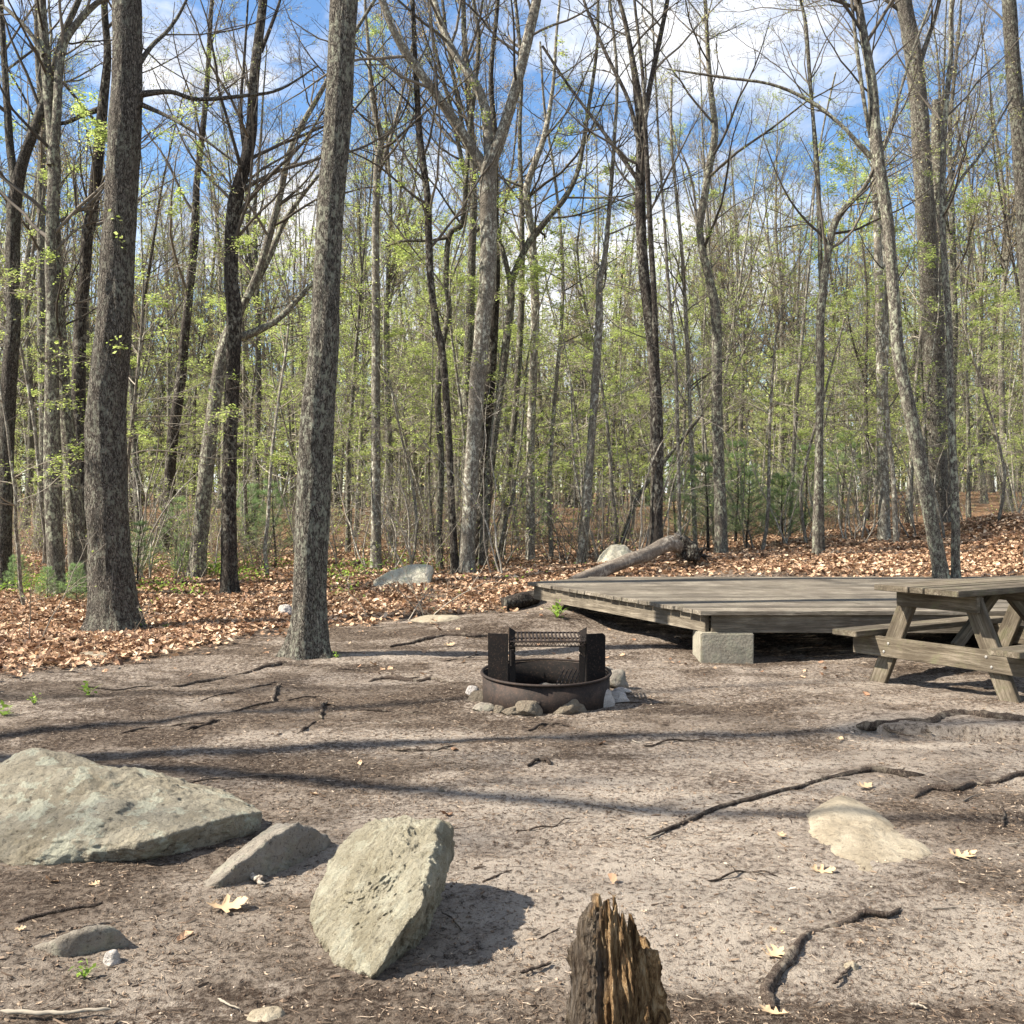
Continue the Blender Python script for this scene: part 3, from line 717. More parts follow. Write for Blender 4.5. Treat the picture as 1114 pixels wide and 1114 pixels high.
# ------------------------------------------------------------------ picnic table
def picnic():
    th = -1.017
    V_ = Vector((math.cos(th), math.sin(th), 0)); U_ = Vector((-math.sin(th), math.cos(th), 0))
    z0 = 0.0
    rt = empty('picnic_table', (2.866, 7.248, z0)); rt.rotation_euler = (0, 0, math.atan2(U_.y, U_.x))
    tag(rt, 'weathered wooden picnic table with two attached benches at the right edge', 'picnic table')
    # local axes: x along length (away to the right), y = across; +y is the far side (=-V_)
    L = 2.0
    def part(name, c, s, rot=None, mat='table', par=rt, bev=.004, label=None):
        g = Geo(); g.box((0, 0, 0), s, None, 0, bev); o = g.build(name, M[mat], par, smooth=False)
        o.location = Vector(c)
        if rot: o.rotation_euler = rot
        if label: o['label'] = label
        return o
    g = Geo(); ws = [.138, .142, .098, .146, .150]; y = .364; offs = [.0, -.045, -.02, .012, -.01]
    y = .372
    for w, of in zip([.118, .205, .118, .15, .135], [.0, -.035, -.02, -.012, -.03]):
        g.box((L / 2 + of + .0, y - w / 2, .77 - .021 + random.uniform(-.002, .002)), (L + random.uniform(0, .02), w - .008, .042), None, 0, .004); y -= w
    g.build('tabletop', M['table'], rt, smooth=False)
    for sg in (1, -1):
        g = Geo(); yc = sg * .649
        g.box((L / 2 + .005, yc, .40 - .021), (L, .228, .042), None, 0, .004)
        g.build('seat', M['table'], rt, smooth=False)
    for k, ul in enumerate((.27, L - .27)):
        sd = 1 if k == 0 else -1
        for sg in (1, -1):
            top, bot = np.array([.235 * sg, .725]), np.array([.555 * sg, -.03])
            d = top - bot; ln = np.linalg.norm(d); an = math.atan2(d[0] * 1.0, d[1])
            mid = (top + bot) / 2
            o = part('leg', (ul, mid[0], mid[1]), (.045, .135, ln), (-an, 0, 0), 'table_z')
        o = part('top_cleat', (ul - .047 * sd, 0, .725 - .062), (.042, .66, .118), None, 'table_y')
        br = part('seat_support', (ul - .047 * sd, 0, .358 - .075), (.042, 1.46, .150), None, 'table_y')
        for sg in (1, -1):
            for dz, dy in ((.03, .0), (-.035, -.04)):
                b = bmesh.new(); bmesh.ops.create_uvsphere(b, u_segments=12, v_segments=8, radius=.011)
                g = Geo(); g.bm(b); q = g.build('bolt', M['bolt'], br); q.scale = (.5, 1, 1)
                q.location = (-.023 * sd, sg * (.40 - dy * 1.0), dz)
        ax, az, bx, bz = ul + .16 * sd, .31, ul + .70 * sd, .725
        d = np.array([bx - ax, bz - az]); 
        part('diagonal_brace', ((ax + bx) / 2, 0, (az + bz) / 2), (np.linalg.norm(d), .042, .09), (0, -math.atan2(d[1], d[0]), 0))
    part('middle_cleat', (L / 2, 0, .725 - .045), (.042, .66, .086), None, 'table_y')
picnic()

# ------------------------------------------------------------------ stump
def stump():
    d0 = 2.50; cx = (680 - CX) / F * d0; base = np.array([cx, d0, tz(cx, d0) - .06])
    S, K = 180, 90
    a = np.arange(S) * 2 * math.pi / S
    # silhouette heights by azimuth (0 = right, pi/2 = back, pi = left, 3pi/2 = front)
    ang = np.array([0, 30, 60, 90, 115, 140, 165, 180, 205, 225, 245, 262, 280, 300, 320, 340, 360.]) * math.pi / 180
    hh = np.array([.21, .25, .29, .335, .35, .335, .32, .325, .335, .36, .385, .375, .345, .34, .285, .28, .21])
    Htop = np.interp(a, ang, hh) + .06
    jag = .028 * fbm(np.cos(a) * 5 + 9, np.sin(a) * 5, a * 0 + 3, 4, .7) + .010 * np.sign(np.sin(a * 13 + 2 * np.sin(a * 5)))
    Htop = Htop + jag
    V = []
    t = np.linspace(0, 1, K)
    grooves = fbm(np.cos(a) * 4 + 3, np.sin(a) * 4, a * 0, 5, .7)
    for k in range(K):
        z = Htop * t[k]
        r0 = np.interp(z, [0, .1, .2, .3, .45], [.116, .100, .091, .081, .068])
        g2 = fbm(np.cos(a) * 7, np.sin(a) * 7, z * 9, 5, .7)
        r = r0 * (1 + .16 * grooves + .16 * g2) * (1 + .10 * np.cos(2 * a + .6))
        lean = -.025 * z / .4
        V.append(np.stack([r * np.cos(a) + lean, r * .9 * np.sin(a), z], 1))
    # inner wall of the hollow
    for k in range(14):
        s = k / 13; z = Htop * (1 - .42 * s); r0 = np.interp(Htop, [0, .1, .2, .3, .45], [.125, .108, .098, .088, .074])
        r = r0 * (.80 - .62 * s ** 1.2) * (1 + .12 * grooves)
        V.append(np.stack([r * np.cos(a) - .025, r * .9 * np.sin(a), z], 1))
    KK = len(V); V = np.array(V).reshape(-1, 3)
    Q = [(k * S + j, k * S + (j + 1) % S, (k + 1) * S + (j + 1) % S, (k + 1) * S + j) for k in range(KK - 1) for j in range(S)]
    g = Geo(); g.add(V, Q)
    o = g.build('tree_stump', M['rotten']); o.location = base
    tag(o, 'jagged rotten stump of orange brown wood at the bottom of the picture', 'stump')
stump()

# ------------------------------------------------------------------ roots, sticks, logs
def on_ground(pts, dz=0.0, n=40):
    P = np.array([G(px, py)[:2] for px, py in pts])
    P = smooth_line(np.c_[P, np.zeros(len(P))], n)
    P[:, 2] = terr(P[:, 0], P[:, 1]) + dz
    return P
def smooth_line(P, n):
    P = np.asarray(P, float); m = len(P)
    Q = np.vstack([2 * P[0] - P[1], P, 2 * P[-1] - P[-2]])
    t = np.linspace(0, m - 1 - 1e-6, n); i = t.astype(int); u = (t - i)[:, None]
    a, b, c, d = Q[i], Q[i + 1], Q[i + 2], Q[i + 3]
    return .5 * (2 * b + (c - a) * u + (2 * a - 5 * b + 4 * c - d) * u ** 2 + (3 * b - a - 3 * c + d) * u ** 3)
def root(pts, w0, w1, label, name='tree_root', cat='root', dz=0., mat='root', side=None, n=70, group=None):
    P = on_ground(pts, dz, n); t = np.linspace(0, 1, n)
    if name == 'tree_root': P[:, 2] -= .22 * (w0 + (w1 - w0) * t) - .003 + .006 * np.sin(t * 14)
    s = np.random.default_rng(int(pts[0][0]))
    P[:, :2] += .35 * w0 * np.stack([vn(t * 9 + pts[0][0], t * 0, t * 0), vn(t * 9, t * 0 + 5, t * 0)], 1)
    r = (w0 + (w1 - w0) * t) / 2 * np.minimum(1, np.minimum(t / .07, (1 - t) / .07) + .12) ** .6
    S = 12
    nz = fbm(np.repeat(t[:, None], S, 1) * 22, np.arange(S)[None] * .8 + t[:, None] * 0, t[:, None] * 0 + s.random() * 40, 3)
    RR = r[:, None] * (1 + .28 * nz)
    g = Geo(); g.tubes(P[None], RR[None], S, 0, cap=True)
    for (k, ln, an) in (side or []):
        i = int(k * (n - 1)); T = P[min(i + 1, n - 1)] - P[i - 1]; T /= np.linalg.norm(T)
        q = np.array([T[0] * math.cos(an) - T[1] * math.sin(an), T[0] * math.sin(an) + T[1] * math.cos(an), 0])
        B = np.array([P[i] + q * ln * u + np.array([0, 0, .0]) for u in np.linspace(0, 1, 9)])
        B[:, 2] = np.maximum(terr(B[:, 0], B[:, 1]) + .004, B[:, 2] - np.linspace(0, .03, 9)); B[1:, :2] += s.normal(0, ln * .04, (8, 2))
        g.tubes(B[None], np.linspace(r[i] * .55, r[i] * .15, 9)[None], 7, 0)
    o = g.build(name, M[mat], origin=tuple(P[0])); return tag(o, label, cat, group)
root([(704,912),(748,893),(790,878),(830,868),(870,857),(905,846),(946,840),(985,843),(1008,844)], .020, .034, 'long dark root running diagonally behind the flat tan rock', dz=.006, side=[(.82,.16,1.0),(.62,.10,-.9),(.86,.12,-.8)])
root([(992,868),(1010,858),(1040,858),(1062,853),(1090,850),(1118,843),(1150,838)], .036, .026, 'dark root entering from the right edge behind the flat tan rock', dz=.006, side=[(.18,.10,-1.1),(.5,.08,-1.2)])
root([(842,1098),(838,1078),(846,1058),(860,1044),(868,1030),(880,1018),(906,1010),(930,1002),(950,999),(968,996),(984,990)], .042, .014, 'thick bent root curving through the soil in the lower right', dz=.008, side=[(.55,.12,-1.2),(.3,.1,.9)])
root([(930,794),(950,793),(985,792),(1018,791),(1034,783),(1052,781),(1080,786),(1114,789),(1150,792)], .052, .085, 'broad half exposed root in front of the picnic table', dz=.035, side=[(.15,.2,-1.3),(.3,.14,-1.4)])
root([(334,724),(310,722),(292,725),(270,732),(240,739),(205,745),(175,748)], .075, .02, 'root spreading left from the foot of the lichen spotted trunk', dz=.0)
root([(400,742),(420,738),(450,741),(470,740),(492,743)], .03, .035, 'short gnarled root on the soil left of the fire ring', dz=.006, side=[(.4,.15,1.2),(.2,.12,-1)])
root([(424,704),(448,700),(470,695),(490,691),(510,693),(532,692)], .03, .045, 'dark root behind the fire ring, left of its grate', dz=.012, side=[(.5,.2,.9)])
root([(575,795),(588,790),(602,788),(626,792)], .016, .016, 'small dark arching root just in front of the fire ring stones', dz=.006)
root([(574,834),(582,829),(592,828),(600,832)], .016, .018, 'little arched root between the fire ring and the upright stone', dz=.008)
root([(355,764),(351,772),(349,782)], .026, .018, 'short root stub in shade left of the fire ring', dz=.01)
root([(322,800),(334,792),(346,785)], .02, .014, 'thin dark root below the lichen spotted trunk', dz=.004)
root([(195,797),(215,791),(243,783)], .02, .016, 'thin root above the large boulder', dz=.004)
root([(303,745),(299,758),(298,764)], .032, .022, 'pale upright root stub in front of the lichen spotted trunk', dz=.012)
root([(265,948),(275,958),(288,965)], .026, .014, 'curved pale root end beneath the pointed slab', dz=.015, mat='log')
root([(1088,878),(1092,888),(1091,900)], .014, .012, 'short dark root loop near the right edge', dz=.006)
root([(640,876),(660,880),(690,886)], .006, .004, 'thin pale brown stick lying right of centre on the soil', 'stick', 'stick', .005, side=[(.5,.05,.6)])
root([(524,962),(542,955),(560,948)], .010, .006, 'dark stick on the soil to the right of the upright stone', 'stick', 'stick', .006)
root([(480,994),(492,1002),(504,1016)], .006, .004, 'thin stick in the shadow of the upright stone', 'stick', 'stick', .006)
root([(18,1022),(60,1012),(112,1002)], .014, .010, 'dead stick lying over the dark half buried rock', 'stick', 'stick', .055)
root([(0,1104),(60,1108),(120,1103)], .012, .008, 'pale stick along the bottom left edge', 'stick', 'stick', .012, 'twig_pale')
root([(566,1061),(592,1052),(600,1050)], .010, .008, 'short broken stick between the upright stone and the stump', 'stick', 'stick', .006)
root([(907,1072),(918,1062),(934,1050)], .010, .007, 'short stick beside the bent root in the lower right', 'stick', 'stick', .006)
root([(1072,954),(1084,957),(1096,958)], .010, .008, 'dark stub of stick to the right of the flat tan rock', 'stick', 'stick', .006)
root([(988,700),(1010,712),(1030,720)], .008, .006, 'thin twig on the soil beneath the picnic table', 'stick', 'stick', .006)
for pts_, w_ in [([(300,742),(262,752),(215,764)],.018), ([(352,727),(400,731),(445,738)],.02), ([(236,779),(300,764),(352,757)],.016), ([(110,803),(170,792),(232,787)],.016),
                 ([(372,772),(430,776),(474,777)],.014), ([(410,814),(462,817),(505,812)],.016), ([(470,722),(500,718),(522,712)],.016), ([(50,742),(118,750),(170,746)],.014),
                 ([(700,812),(742,806),(790,808)],.012), ([(560,905),(600,900),(622,890)],.008), ([(770,960),(810,950),(850,955)],.009), ([(180,860),(240,848),(330,846)],.010), ([(640,770),(700,765),(760,768)],.012)]:
    root(pts_, w_, w_ * .5, 'thin half buried root lying across the trodden soil', dz=.004, n=40, side=[(.4, .12, 1.0), (.7, .10, -.9)], group='thin surface roots across the clearing')
g_small = 'small sticks scattered over the bare soil'
rs = random.Random(21)
for i in range(34):
    px, py = rs.uniform(10, 1100), rs.uniform(740, 1100)
    if 330 < px < 500 and py > 880 or px < 370 and 820 < py < 1060 or 860 < px < 1030 and 860 < py < 970 or 520 < px < 690 and py < 790: continue
    an = rs.uniform(-.5, .5); ln = rs.uniform(9, 26) * (py / 900)
    root([(px, py), (px + ln * math.cos(an) * .5, py + ln * .5 * math.sin(an) + rs.uniform(-2, 2)), (px + ln * math.cos(an), py + ln * math.sin(an))],
         rs.uniform(.004, .009), .003, 'small broken stick lying loose on the bare soil', 'stick', 'stick', .004, rs.choice(['root', 'twig', 'twig_pale']), n=14, group=g_small)

def fallen_log():
    P = [W(622,634,13.3), W(660,619,13.7), W(703,603,14.2), W(727,592,14.5), (W(743,593,14.6))]
    P = smooth_line(P, 60); t = np.linspace(0, 1, 60); S = 28
    r = np.interp(t, [0, .6, .85, 1], [.080, .098, .115, .12])
    a = np.arange(S)
    nz = fbm(t[:, None] * 6, np.cos(a * 2 * math.pi / S)[None] * 1.5 + t[:, None] * 0, np.sin(a * 2 * math.pi / S)[None] * 1.5 + t[:, None] * 0, 4)
    rt = empty('fallen_log', tuple(P[0])); tag(rt, 'bare grey fallen log rising behind the tent platform to its dark root end', 'log')
    g = Geo(); g.tubes(P[None], (r[:, None] * (1 + .16 * nz))[None], S, 0, cap=True)
    st = W(737, 581, 14.5); g.tubes(smooth_line([P[50], st], 8)[None], np.linspace(.07, .045, 8)[None], 10, 0, cap=True)
    g.build('trunk', M['log'], rt, origin=tuple(P[0]))
    H = [W(738,586,14.5), W(749,584,14.4), W(761,592,14.4), W(765,610,14.4), W(750,614,14.4), W(738,606,14.5)]
    H += [p + np.array([0, .45, 0]) for p in H]
    rk = rock('root_end', [p for p in H], M['bark_dark'], None, sub=5, disp=.035, dscale=7, ridge=.02, parent=rt, soft=9)
    rk.location = Vector(rk.location) - Vector(P[0])
    # short roots sticking out
    g = Geo(); rng = np.random.default_rng(3)
    for k in range(9):
        s = W(752, 602, 14.8); d = np.array([.5 + rng.random() * .6, rng.normal() * .5, rng.normal() * .6]); d /= np.linalg.norm(d); ln = rng.uniform(.12, .34)
        g.tubes(smooth_line([s, s + d * ln * .6, s + d * ln + [0, 0, rng.normal() * .06]], 7)[None], np.linspace(.035, .008, 7)[None], 7, 0)
    g.build('root_stub', M['bark_dark'], rt, origin=tuple(P[0]))
fallen_log()
def small_log():
    a, b = G(548, 664), G(584, 656)
    a[2] += .07; b[2] += .07
    P = smooth_line([a, (a + b) / 2 + [0, 0, .01], b], 16); t = np.linspace(0, 1, 16)
    g = Geo(); S = 16; nz = fbm(t[:, None] * 4, np.arange(S)[None] * .7 + t[:, None] * 0, t[:, None] * 0, 3)
    g.tubes(P[None], (.085 * (1 + .25 * nz))[None], S, 0, cap=True)
    o = g.build('log_piece', M['bark_dark'], origin=tuple(P[0])); tag(o, 'short dark broken log piece lying at the left corner of the tent platform', 'log')
small_log()

# oak leaves lying singly
def oak_leaf(px, py, wpx, rz, label, curl=.55):
    p = G(px, py); s = wpx / F * p[1]
    out = [(0,.02),(.10,.05),(.16,.22),(.24,.24),(.28,.08),(.36,.09),(.42,.33),(.52,.36),(.55,.12),(.63,.12),(.70,.30),(.80,.30),(.80,.12),(.90,.14),(1,.02)]
    V, Q = [], []; q_ = random.Random(int(px))
    for x, w in [(x + q_.uniform(-.02, .02), w * q_.uniform(.6, 1.35)) for x, w in out]:
        for sd in (-1, -.5, 0, .5, 1):
            V.append(((x - .5) * s + (.06 * s if abs(sd) == 1 and w > .2 else 0), sd * w * s, .006 + s * curl * ((x - .5) ** 2 * 1.2 + (abs(sd) * w) ** 1.3 * (.5 + .4 * sd))))
    for i in range(len(out) - 1):
        for j in range(4): Q.append((i * 5 + j, i * 5 + j + 1, i * 5 + j + 6, i * 5 + j + 5))
    g = Geo(); g.add(V, Q); o = g.build('oak_leaf', M['oakleaf']); o.location = (p[0], p[1], p[2] + .004); o.rotation_euler = (0, 0, rz)
    tag(o, label, 'leaf', 'single dry oak leaves on the soil')
for a in [(247,990,44,.25,'largest tan oak leaf, lying left of the upright stone'), (1046,934,34,.1,'tan oak leaf near the right end of the flat tan rock'),
          (895,951,28,-.2,'curled tan leaf at the left foot of the flat tan rock'), (842,1042,32,.6,'tan oak leaf above the bent root in the lower right'),
          (846,1018,22,2.2,'small tan leaf higher up beside the bent root'), (913,806,13,.8,'little pale leaf on the soil left of the broad root'),
          (842,1106,34,2.6,'tan leaf at the bottom edge below the bent root'), (22,1014,12,.2,'small orange leaf beside the half buried rock'),
          (488,703,14,.5,'small pale leaf near the root behind the fire ring'), (940,858,22,.4,'tan leaf by the long diagonal root'), (850,912,16,1.2,'reddish tan leaf left of the flat rock'),
          (102,965,14,.9,'pale leaf scrap below the large boulder')]:
    oak_leaf(*a)
def sprout(px, py, h, label, n=14):
    p = G(px, py); s = h / F * p[1]; rng = np.random.default_rng(int(px)); g = Geo()
    for k in range(n):
        a = rng.uniform(0, 6.28); l = s * rng.uniform(.6, 1.1); d = np.array([math.cos(a) * .5, math.sin(a) * .5, 1.])
        T = np.array([p + d * l * u + np.array([math.cos(a), math.sin(a), -.6]) * l * .5 * u * u for u in (0, .35, .7, 1)])
        sd = np.array([-math.sin(a), math.cos(a), 0]) * s * .05
        V = []; 
        for u, q in zip((1, .9, .6, .05), T): V += [q - sd * u, q + sd * u]
        g.add(V, [(0,1,3,2),(2,3,5,4),(4,5,7,6)])
    g.leaves(p + rng.normal(0, s * .25, (n, 3)) + [0, 0, s * .6], s * .45, rng, .4, .6, 0)
    o = g.build('green_sprout', M['grass'], origin=tuple(p)); tag(o, label, 'sprout')
for a in [(96,756,14,'tuft of bright green grass on the soil before the thick left trunk'), (37,766,10,'smaller yellow green tuft left of the bright grass tuft'), (4,780,14,'green sprout at the left edge above the large boulder'),
          (92,1064,16,'tiny green sprout under the small dark rock'), (606,672,17,'leafy green sprig at the left corner of the tent platform'), (366,716,7,'moss green tuft at the foot of the lichen spotted trunk'),
          (180,686,6,'small green tuft in dead leaves right of the thick left trunk')]: sprout(*a)

# ------------------------------------------------------------------ trees
def norm(v): return v / (np.linalg.norm(v, axis=-1, keepdims=True) + 1e-9)
def grow(rng, S, D, L, R0, R1, K, wig, up):
    n = len(S); P = np.zeros((n, K + 1, 3)); P[:, 0] = S; D = norm(D)
    for k in range(1, K + 1):
        D = norm(D + wig * rng.normal(size=(n, 3)) + np.array([0, 0, up]))
        P[:, k] = P[:, k - 1] + D * (L / K)[:, None]
    t = np.linspace(0, 1, K + 1)[None]
    return P, R0[:, None] * (1 - t) + (R1[:, None]) * t
def spawn(rng, P, Rd, L, n, t0, t1, amin, amax, lr, rr, flat=0.0, lmin=.0):
    N, K, _ = P.shape
    t = rng.uniform(t0, t1, (N, n)); f = t * (K - 1); i = np.minimum(f.astype(int), K - 2); u = (f - i)
    ii = np.arange(N)[:, None]
    S = P[ii, i] * (1 - u[..., None]) + P[ii, i + 1] * u[..., None]
    rad = Rd[ii, i] * (1 - u) + Rd[ii, i + 1] * u
    T = norm(P[ii, i + 1] - P[ii, i])
    q = rng.normal(size=(N, n, 3)); q[..., 2] *= (1 - flat); q = norm(q - (q * T).sum(-1, keepdims=True) * T)
    a = rng.uniform(amin, amax, (N, n))[..., None]
    D = T * np.cos(a) + q * np.sin(a)
    if flat: D[..., 2] *= (1 - flat * .7)
    ln = np.maximum((L[:, None] * lr) * (1 - .55 * (t - t0) / (t1 - t0 + 1e-6)) * rng.uniform(.55, 1.25, (N, n)), lmin)
    m = N * n
    return S.reshape(m, 3), D.reshape(m, 3), ln.reshape(m), (rad * rr).reshape(m)
def crown(rng, P, Rd, L, n1, t0, spread, g, leafmat=1, dens=1.0, leaf=.038, leaves=2, l1=None, up=.05, flat=0., clusters=False, t1=.98, lv=4):
    """branches, boughs, twigs and their buds grown from the stems P; returns twig end points"""
    S, D, l, r = spawn(rng, P, Rd, L, n1, t0, t1, .55, 1.15, spread, .42, flat)
    if l1: l = np.clip(l, l1[0], l1[1])
    r = np.minimum(r, l * .0095 + .003)
    P1, R1 = grow(rng, S, D, l, r, r * .25, 9, .13, up); g.tubes(P1, R1, 6, 0)
    S, D, l2, r2 = spawn(rng, P1, R1, l, max(2, int(8 * dens)), .15, .98, .4, 1.0, .48, .5, flat)
    P2, R2 = grow(rng, S, D, l2, r2, r2 * .3, 6, .16, up); g.tubes(P2, R2, 4, 0)
    S, D, l3, r3 = spawn(rng, P2, R2, l2, max(2, int(7 * dens)), .15, 1., .4, 1.0, .5, .6, flat)
    r3 = np.maximum(r3, .0022); P3, R3 = grow(rng, S, D, l3, r3, r3 * .5, 3, .2, up); g.tubes(P3, R3, 3, 0)
    ends = [P3[:, -1], P3[:, 2]]
    if lv >= 4:
        S, D, l4, r4 = spawn(rng, P3, R3, l3, max(2, int(3 * dens)), .2, 1., .4, .9, .55, .7, flat)
        r4 = np.maximum(r4, .0017); P4, R4 = grow(rng, S, D, l4, r4, r4 * .6, 2, .2, up); g.tubes(P4, R4, 3, 0)
        ends.append(P4[:, -1])
    E = np.concatenate(ends)
    if leaves > 0:
        k = leaves
        C = np.repeat(E, max(1, int(math.ceil(k))), 0); 
        if k < 1: C = C[rng.random(len(C)) < k]
        C = C + rng.normal(0, leaf * .7, C.shape); kk = fbm(C[:, 0] * 1.1 + n1, C[:, 1] * 1.1, C[:, 2] * 2.2, 3) > -.12; C = C[kk]; g.leaves(C, leaf, rng, .5 + .35 * (flat > 0), .6, leafmat)
    return E

HERO_N = [0]
def hero(pts, d, bark, label, top=15., n1=12, t0=.42, limbs=(), S=20, bend=0.0, spread=.22, buds='bud', leaves=.7, leaf=.026, flare=1.0, dens=.8, rough=.05, seed=None, lean=(0, 0), group=None, low=0):
    """tree measured off the photograph: pts = (px, py, width px) from the foot up; d = distance"""
    HERO_N[0] += 1; rng = np.random.default_rng(seed or 100 + HERO_N[0])
    b = W(pts[0][0], pts[0][1], d)
    P = [np.array([b[0], d, tz(b[0], d) - .12])]; Rr = [pts[0][2] / F * d / 2]
    for (px, py, w) in pts[1:]:
        P.append(W(px, py, d)); Rr.append(w / F * d / 2)
    P = np.array(P); Rr = np.array(Rr)
    # carry the stem on above the picture
    dirn = norm((P[-1] - P[-3]) * np.array([1, 1, 1])); r = Rr[-1]
    z = P[-1][2]; step = 1.2; ex, er = [], []
    if 8 < d < 17.5 and b[0] > -6.5: top = min(top, max(10.5, z + 2.5))
    q = P[-1].copy(); dd = dirn.copy()
    while q[2] < top and r > .012:
        dd = norm(dd + rng.normal(0, .07, 3) + [0, 0, .06]); q = q + dd * step; r *= .88; ex.append(q.copy()); er.append(r)
    P = np.vstack([P] + ([np.array(ex)] if ex else [])); Rr = np.concatenate([Rr, er]) if er else Rr
    n = int(max(30, min(150, len(P) * 9)))
    A = smooth_line(np.c_[P, Rr], n); Pl, Rl = A[:, :3], np.maximum(A[:, 3], .008)
    Pl[:, 1] += rng.normal(0, .0, 1) + .12 * np.sin(np.linspace(0, 3, n) + rng.uniform(0, 6)) * np.linspace(0, 1, n)
    O = tuple(Pl[0] + [0, 0, .12]); rt = empty('tree', O); tag(rt, label, 'tree', group)
    g = Geo()
    ang = np.arange(S) * 2 * math.pi / S; z = Pl[:, 2] - Pl[0, 2]
    nz = fbm(np.cos(ang)[None] * 1.6 + z[:, None] * 0, np.sin(ang)[None] * 1.6 + z[:, None] * .0, z[:, None] * 1.3 + rng.random() * 30, 4, .6)
    fl = 1 + flare * .45 * np.exp(-z[:, None] / .16) * (1 + .6 * np.sin(ang * 5 + rng.random() * 6)[None] + .4 * nz)
    g.tubes(Pl[None], (Rl[:, None] * (1 + rough * 2 * nz) * fl)[None], S, 0)
    stems = [(Pl, Rl)]
    for lb in limbs:
        LP = np.array([W(px, py, d + dz) for (px, py, w, dz) in lb]); LR = np.array([w / F * d / 2 for (_, _, w, _) in lb])
        ext = norm(LP[-1] - LP[-2])
        off = lb[-1][1] < 10
        if off: 
            LP = np.vstack([LP, LP[-1] + (ext + [0, 0, .3]) * 1.2, LP[-1] + (ext + [0, 0, .3]) * 2.6, LP[-1] + (ext + [0, 0, .4]) * 4.2]); LR = np.concatenate([LR, [LR[-1] * .8, LR[-1] * .5, .012]])
        B = smooth_line(np.c_[LP, LR], 26); LL, RL = B[:, :3], np.maximum(B[:, 3], .006)
        nz = fbm(np.arange(10)[None] * .9 + LL[:, :1] * 0, LL[:, 2:3] * 3, LL[:, :1] * 2, 3)
        g.tubes(LL[None], (RL[:, None] * (1 + .10 * nz))[None], 10, 0)
        stems.append((LL, RL))
    g.build('trunk', bark, rt, origin=O)
    c = Geo()
    for k, (a, b_) in enumerate(stems):
        ln = np.array([np.linalg.norm(np.diff(a, axis=0), axis=1).sum()])
        idx = np.linspace(0, len(a) - 1, 24).astype(int)
        crown(rng, a[idx][None], b_[idx][None], ln if k == 0 else ln * 1.5, n1 if k == 0 else max(4, int(n1 * .6)), t0 if k == 0 else .25, spread if k == 0 else .3, c,
              dens=dens, leaf=leaf, leaves=leaves, l1=(.8, 3.6) if k == 0 else (.6, 2.4))
    if low:
        idx = np.linspace(0, len(Pl) - 1, 24).astype(int)
        crown(rng, Pl[idx][None], Rl[idx][None], np.array([8.]), low, .12, .1, c, dens=.55, leaf=.05, leaves=1.0, l1=(.3, 1.1), t1=.45, leafmat=2, lv=3)
    cr = c.build('crown', [M['twig'], M[buds], M['leaf']], rt, origin=O)
    return rt

hero([(125,690,56),(124,660,50),(120,601,45),(116,530,44),(116,458,41),(125,350,37),(130,251,34),(135,144,35),(137,72,31),(136,-5,30),(136,-90,27)], 11.3, M['bark_a'],
     'thickest rugged trunk left of centre with a flared base wrapped in dead leaves', top=12, S=72, flare=1.3, rough=.05, n1=5, t0=.8, low=3,
     limbs=[[(150,103,8,0),(185,100,5,0.1),(215,108,4.5,.2),(267,104,4,.3),(305,97,3,.4),(345,72,2,.6)], [(150,112,6,0),(185,128,4,-.1),(220,150,3,-.2),(262,182,2,-.3)],
            [(148,75,7,0),(165,50,5,.3),(185,30,4,.5),(205,-5,3,.7)]])
hero([(334,722,47),(336,690,41),(337,637,35),(341,547,36),(346,458,36),(354,372,31),(359,251,28),(368,144,28),(376,0,29),(383,-90,26)], 9.1, M['bark_b'],
     'lichen spotted straight trunk standing alone at the left front of the clearing', top=15, S=64, flare=1.1, rough=.045, n1=5, t0=.85)
hero([(250,650,20),(249,600,17),(250,494,15),(253,422,15),(255,341,17),(252,305,15),(253,251,15),(258,215,15),(268,180,13),(275,144,12),(278,90,11),(288,0,9),(292,-60,8)], 14.2, M['bark_dark'],
     'dark crooked trunk between the two biggest left trees', top=16, n1=14, t0=.35, limbs=[[(284,56,5,0),(296,25,4,.1),(306,-5,3,.3)],[(268,178,6,0),(262,120,4,.2),(266,60,3,.3),(270,-5,2,.4)]])
hero([(214,632,20),(216,600,17),(219,565,17),(226,494,16),(235,422,14),(246,368,13),(262,335,9),(278,300,8),(290,262,8),(303,215,7),(312,172,7),(325,140,6),(348,100,5),(370,60,4)], 16, M['bark_mid'],
     'tree leaning right behind the dark crooked trunk, forked at half height', top=11, n1=14, t0=.4, buds='bud_warm',
     limbs=[[(252,370,10,0),(275,362,9,.1),(305,345,7,.3),(336,312,5,.4),(360,290,3,.5)],[(268,325,8,0),(290,285,7,.2),(310,240,6,.3),(335,205,4,.4),(352,185,3,.5)]])
hero([(3,646,20),(4,565,17),(7,458,17),(14,350,15),(13,323,15),(14,251,14),(16,215,14),(24,178,12),(38,140,11),(52,100,9),(70,40,7),(90,-5,6)], 14.6, M['bark_a'],
     'trunk at the left edge that bends right above head height', top=13, n1=12, t0=.35, low=3, limbs=[[(18,205,10,0),(12,170,9,.1),(8,120,8,.2),(3,40,6,.3),(0,-5,5,.3)]])
hero([(62,645,19),(60,600,18),(57,494,18),(56,350,12),(54,290,11),(56,230,13),(57,172,13),(50,100,11),(45,36,10),(42,-5,9)], 13.6, M['bark_mid'],
     'left stem of the twin trunks beside the thickest trunk', top=15, n1=12, t0=.35, low=4, limbs=[[(57,180,12,0),(62,120,10,0),(66,60,9,.1),(80,30,8,.2),(110,0,6,.3),(140,-8,5,.4)],[(48,60,7,0),(28,30,5,0),(5,8,4,.1),(-10,0,3,.1)]])
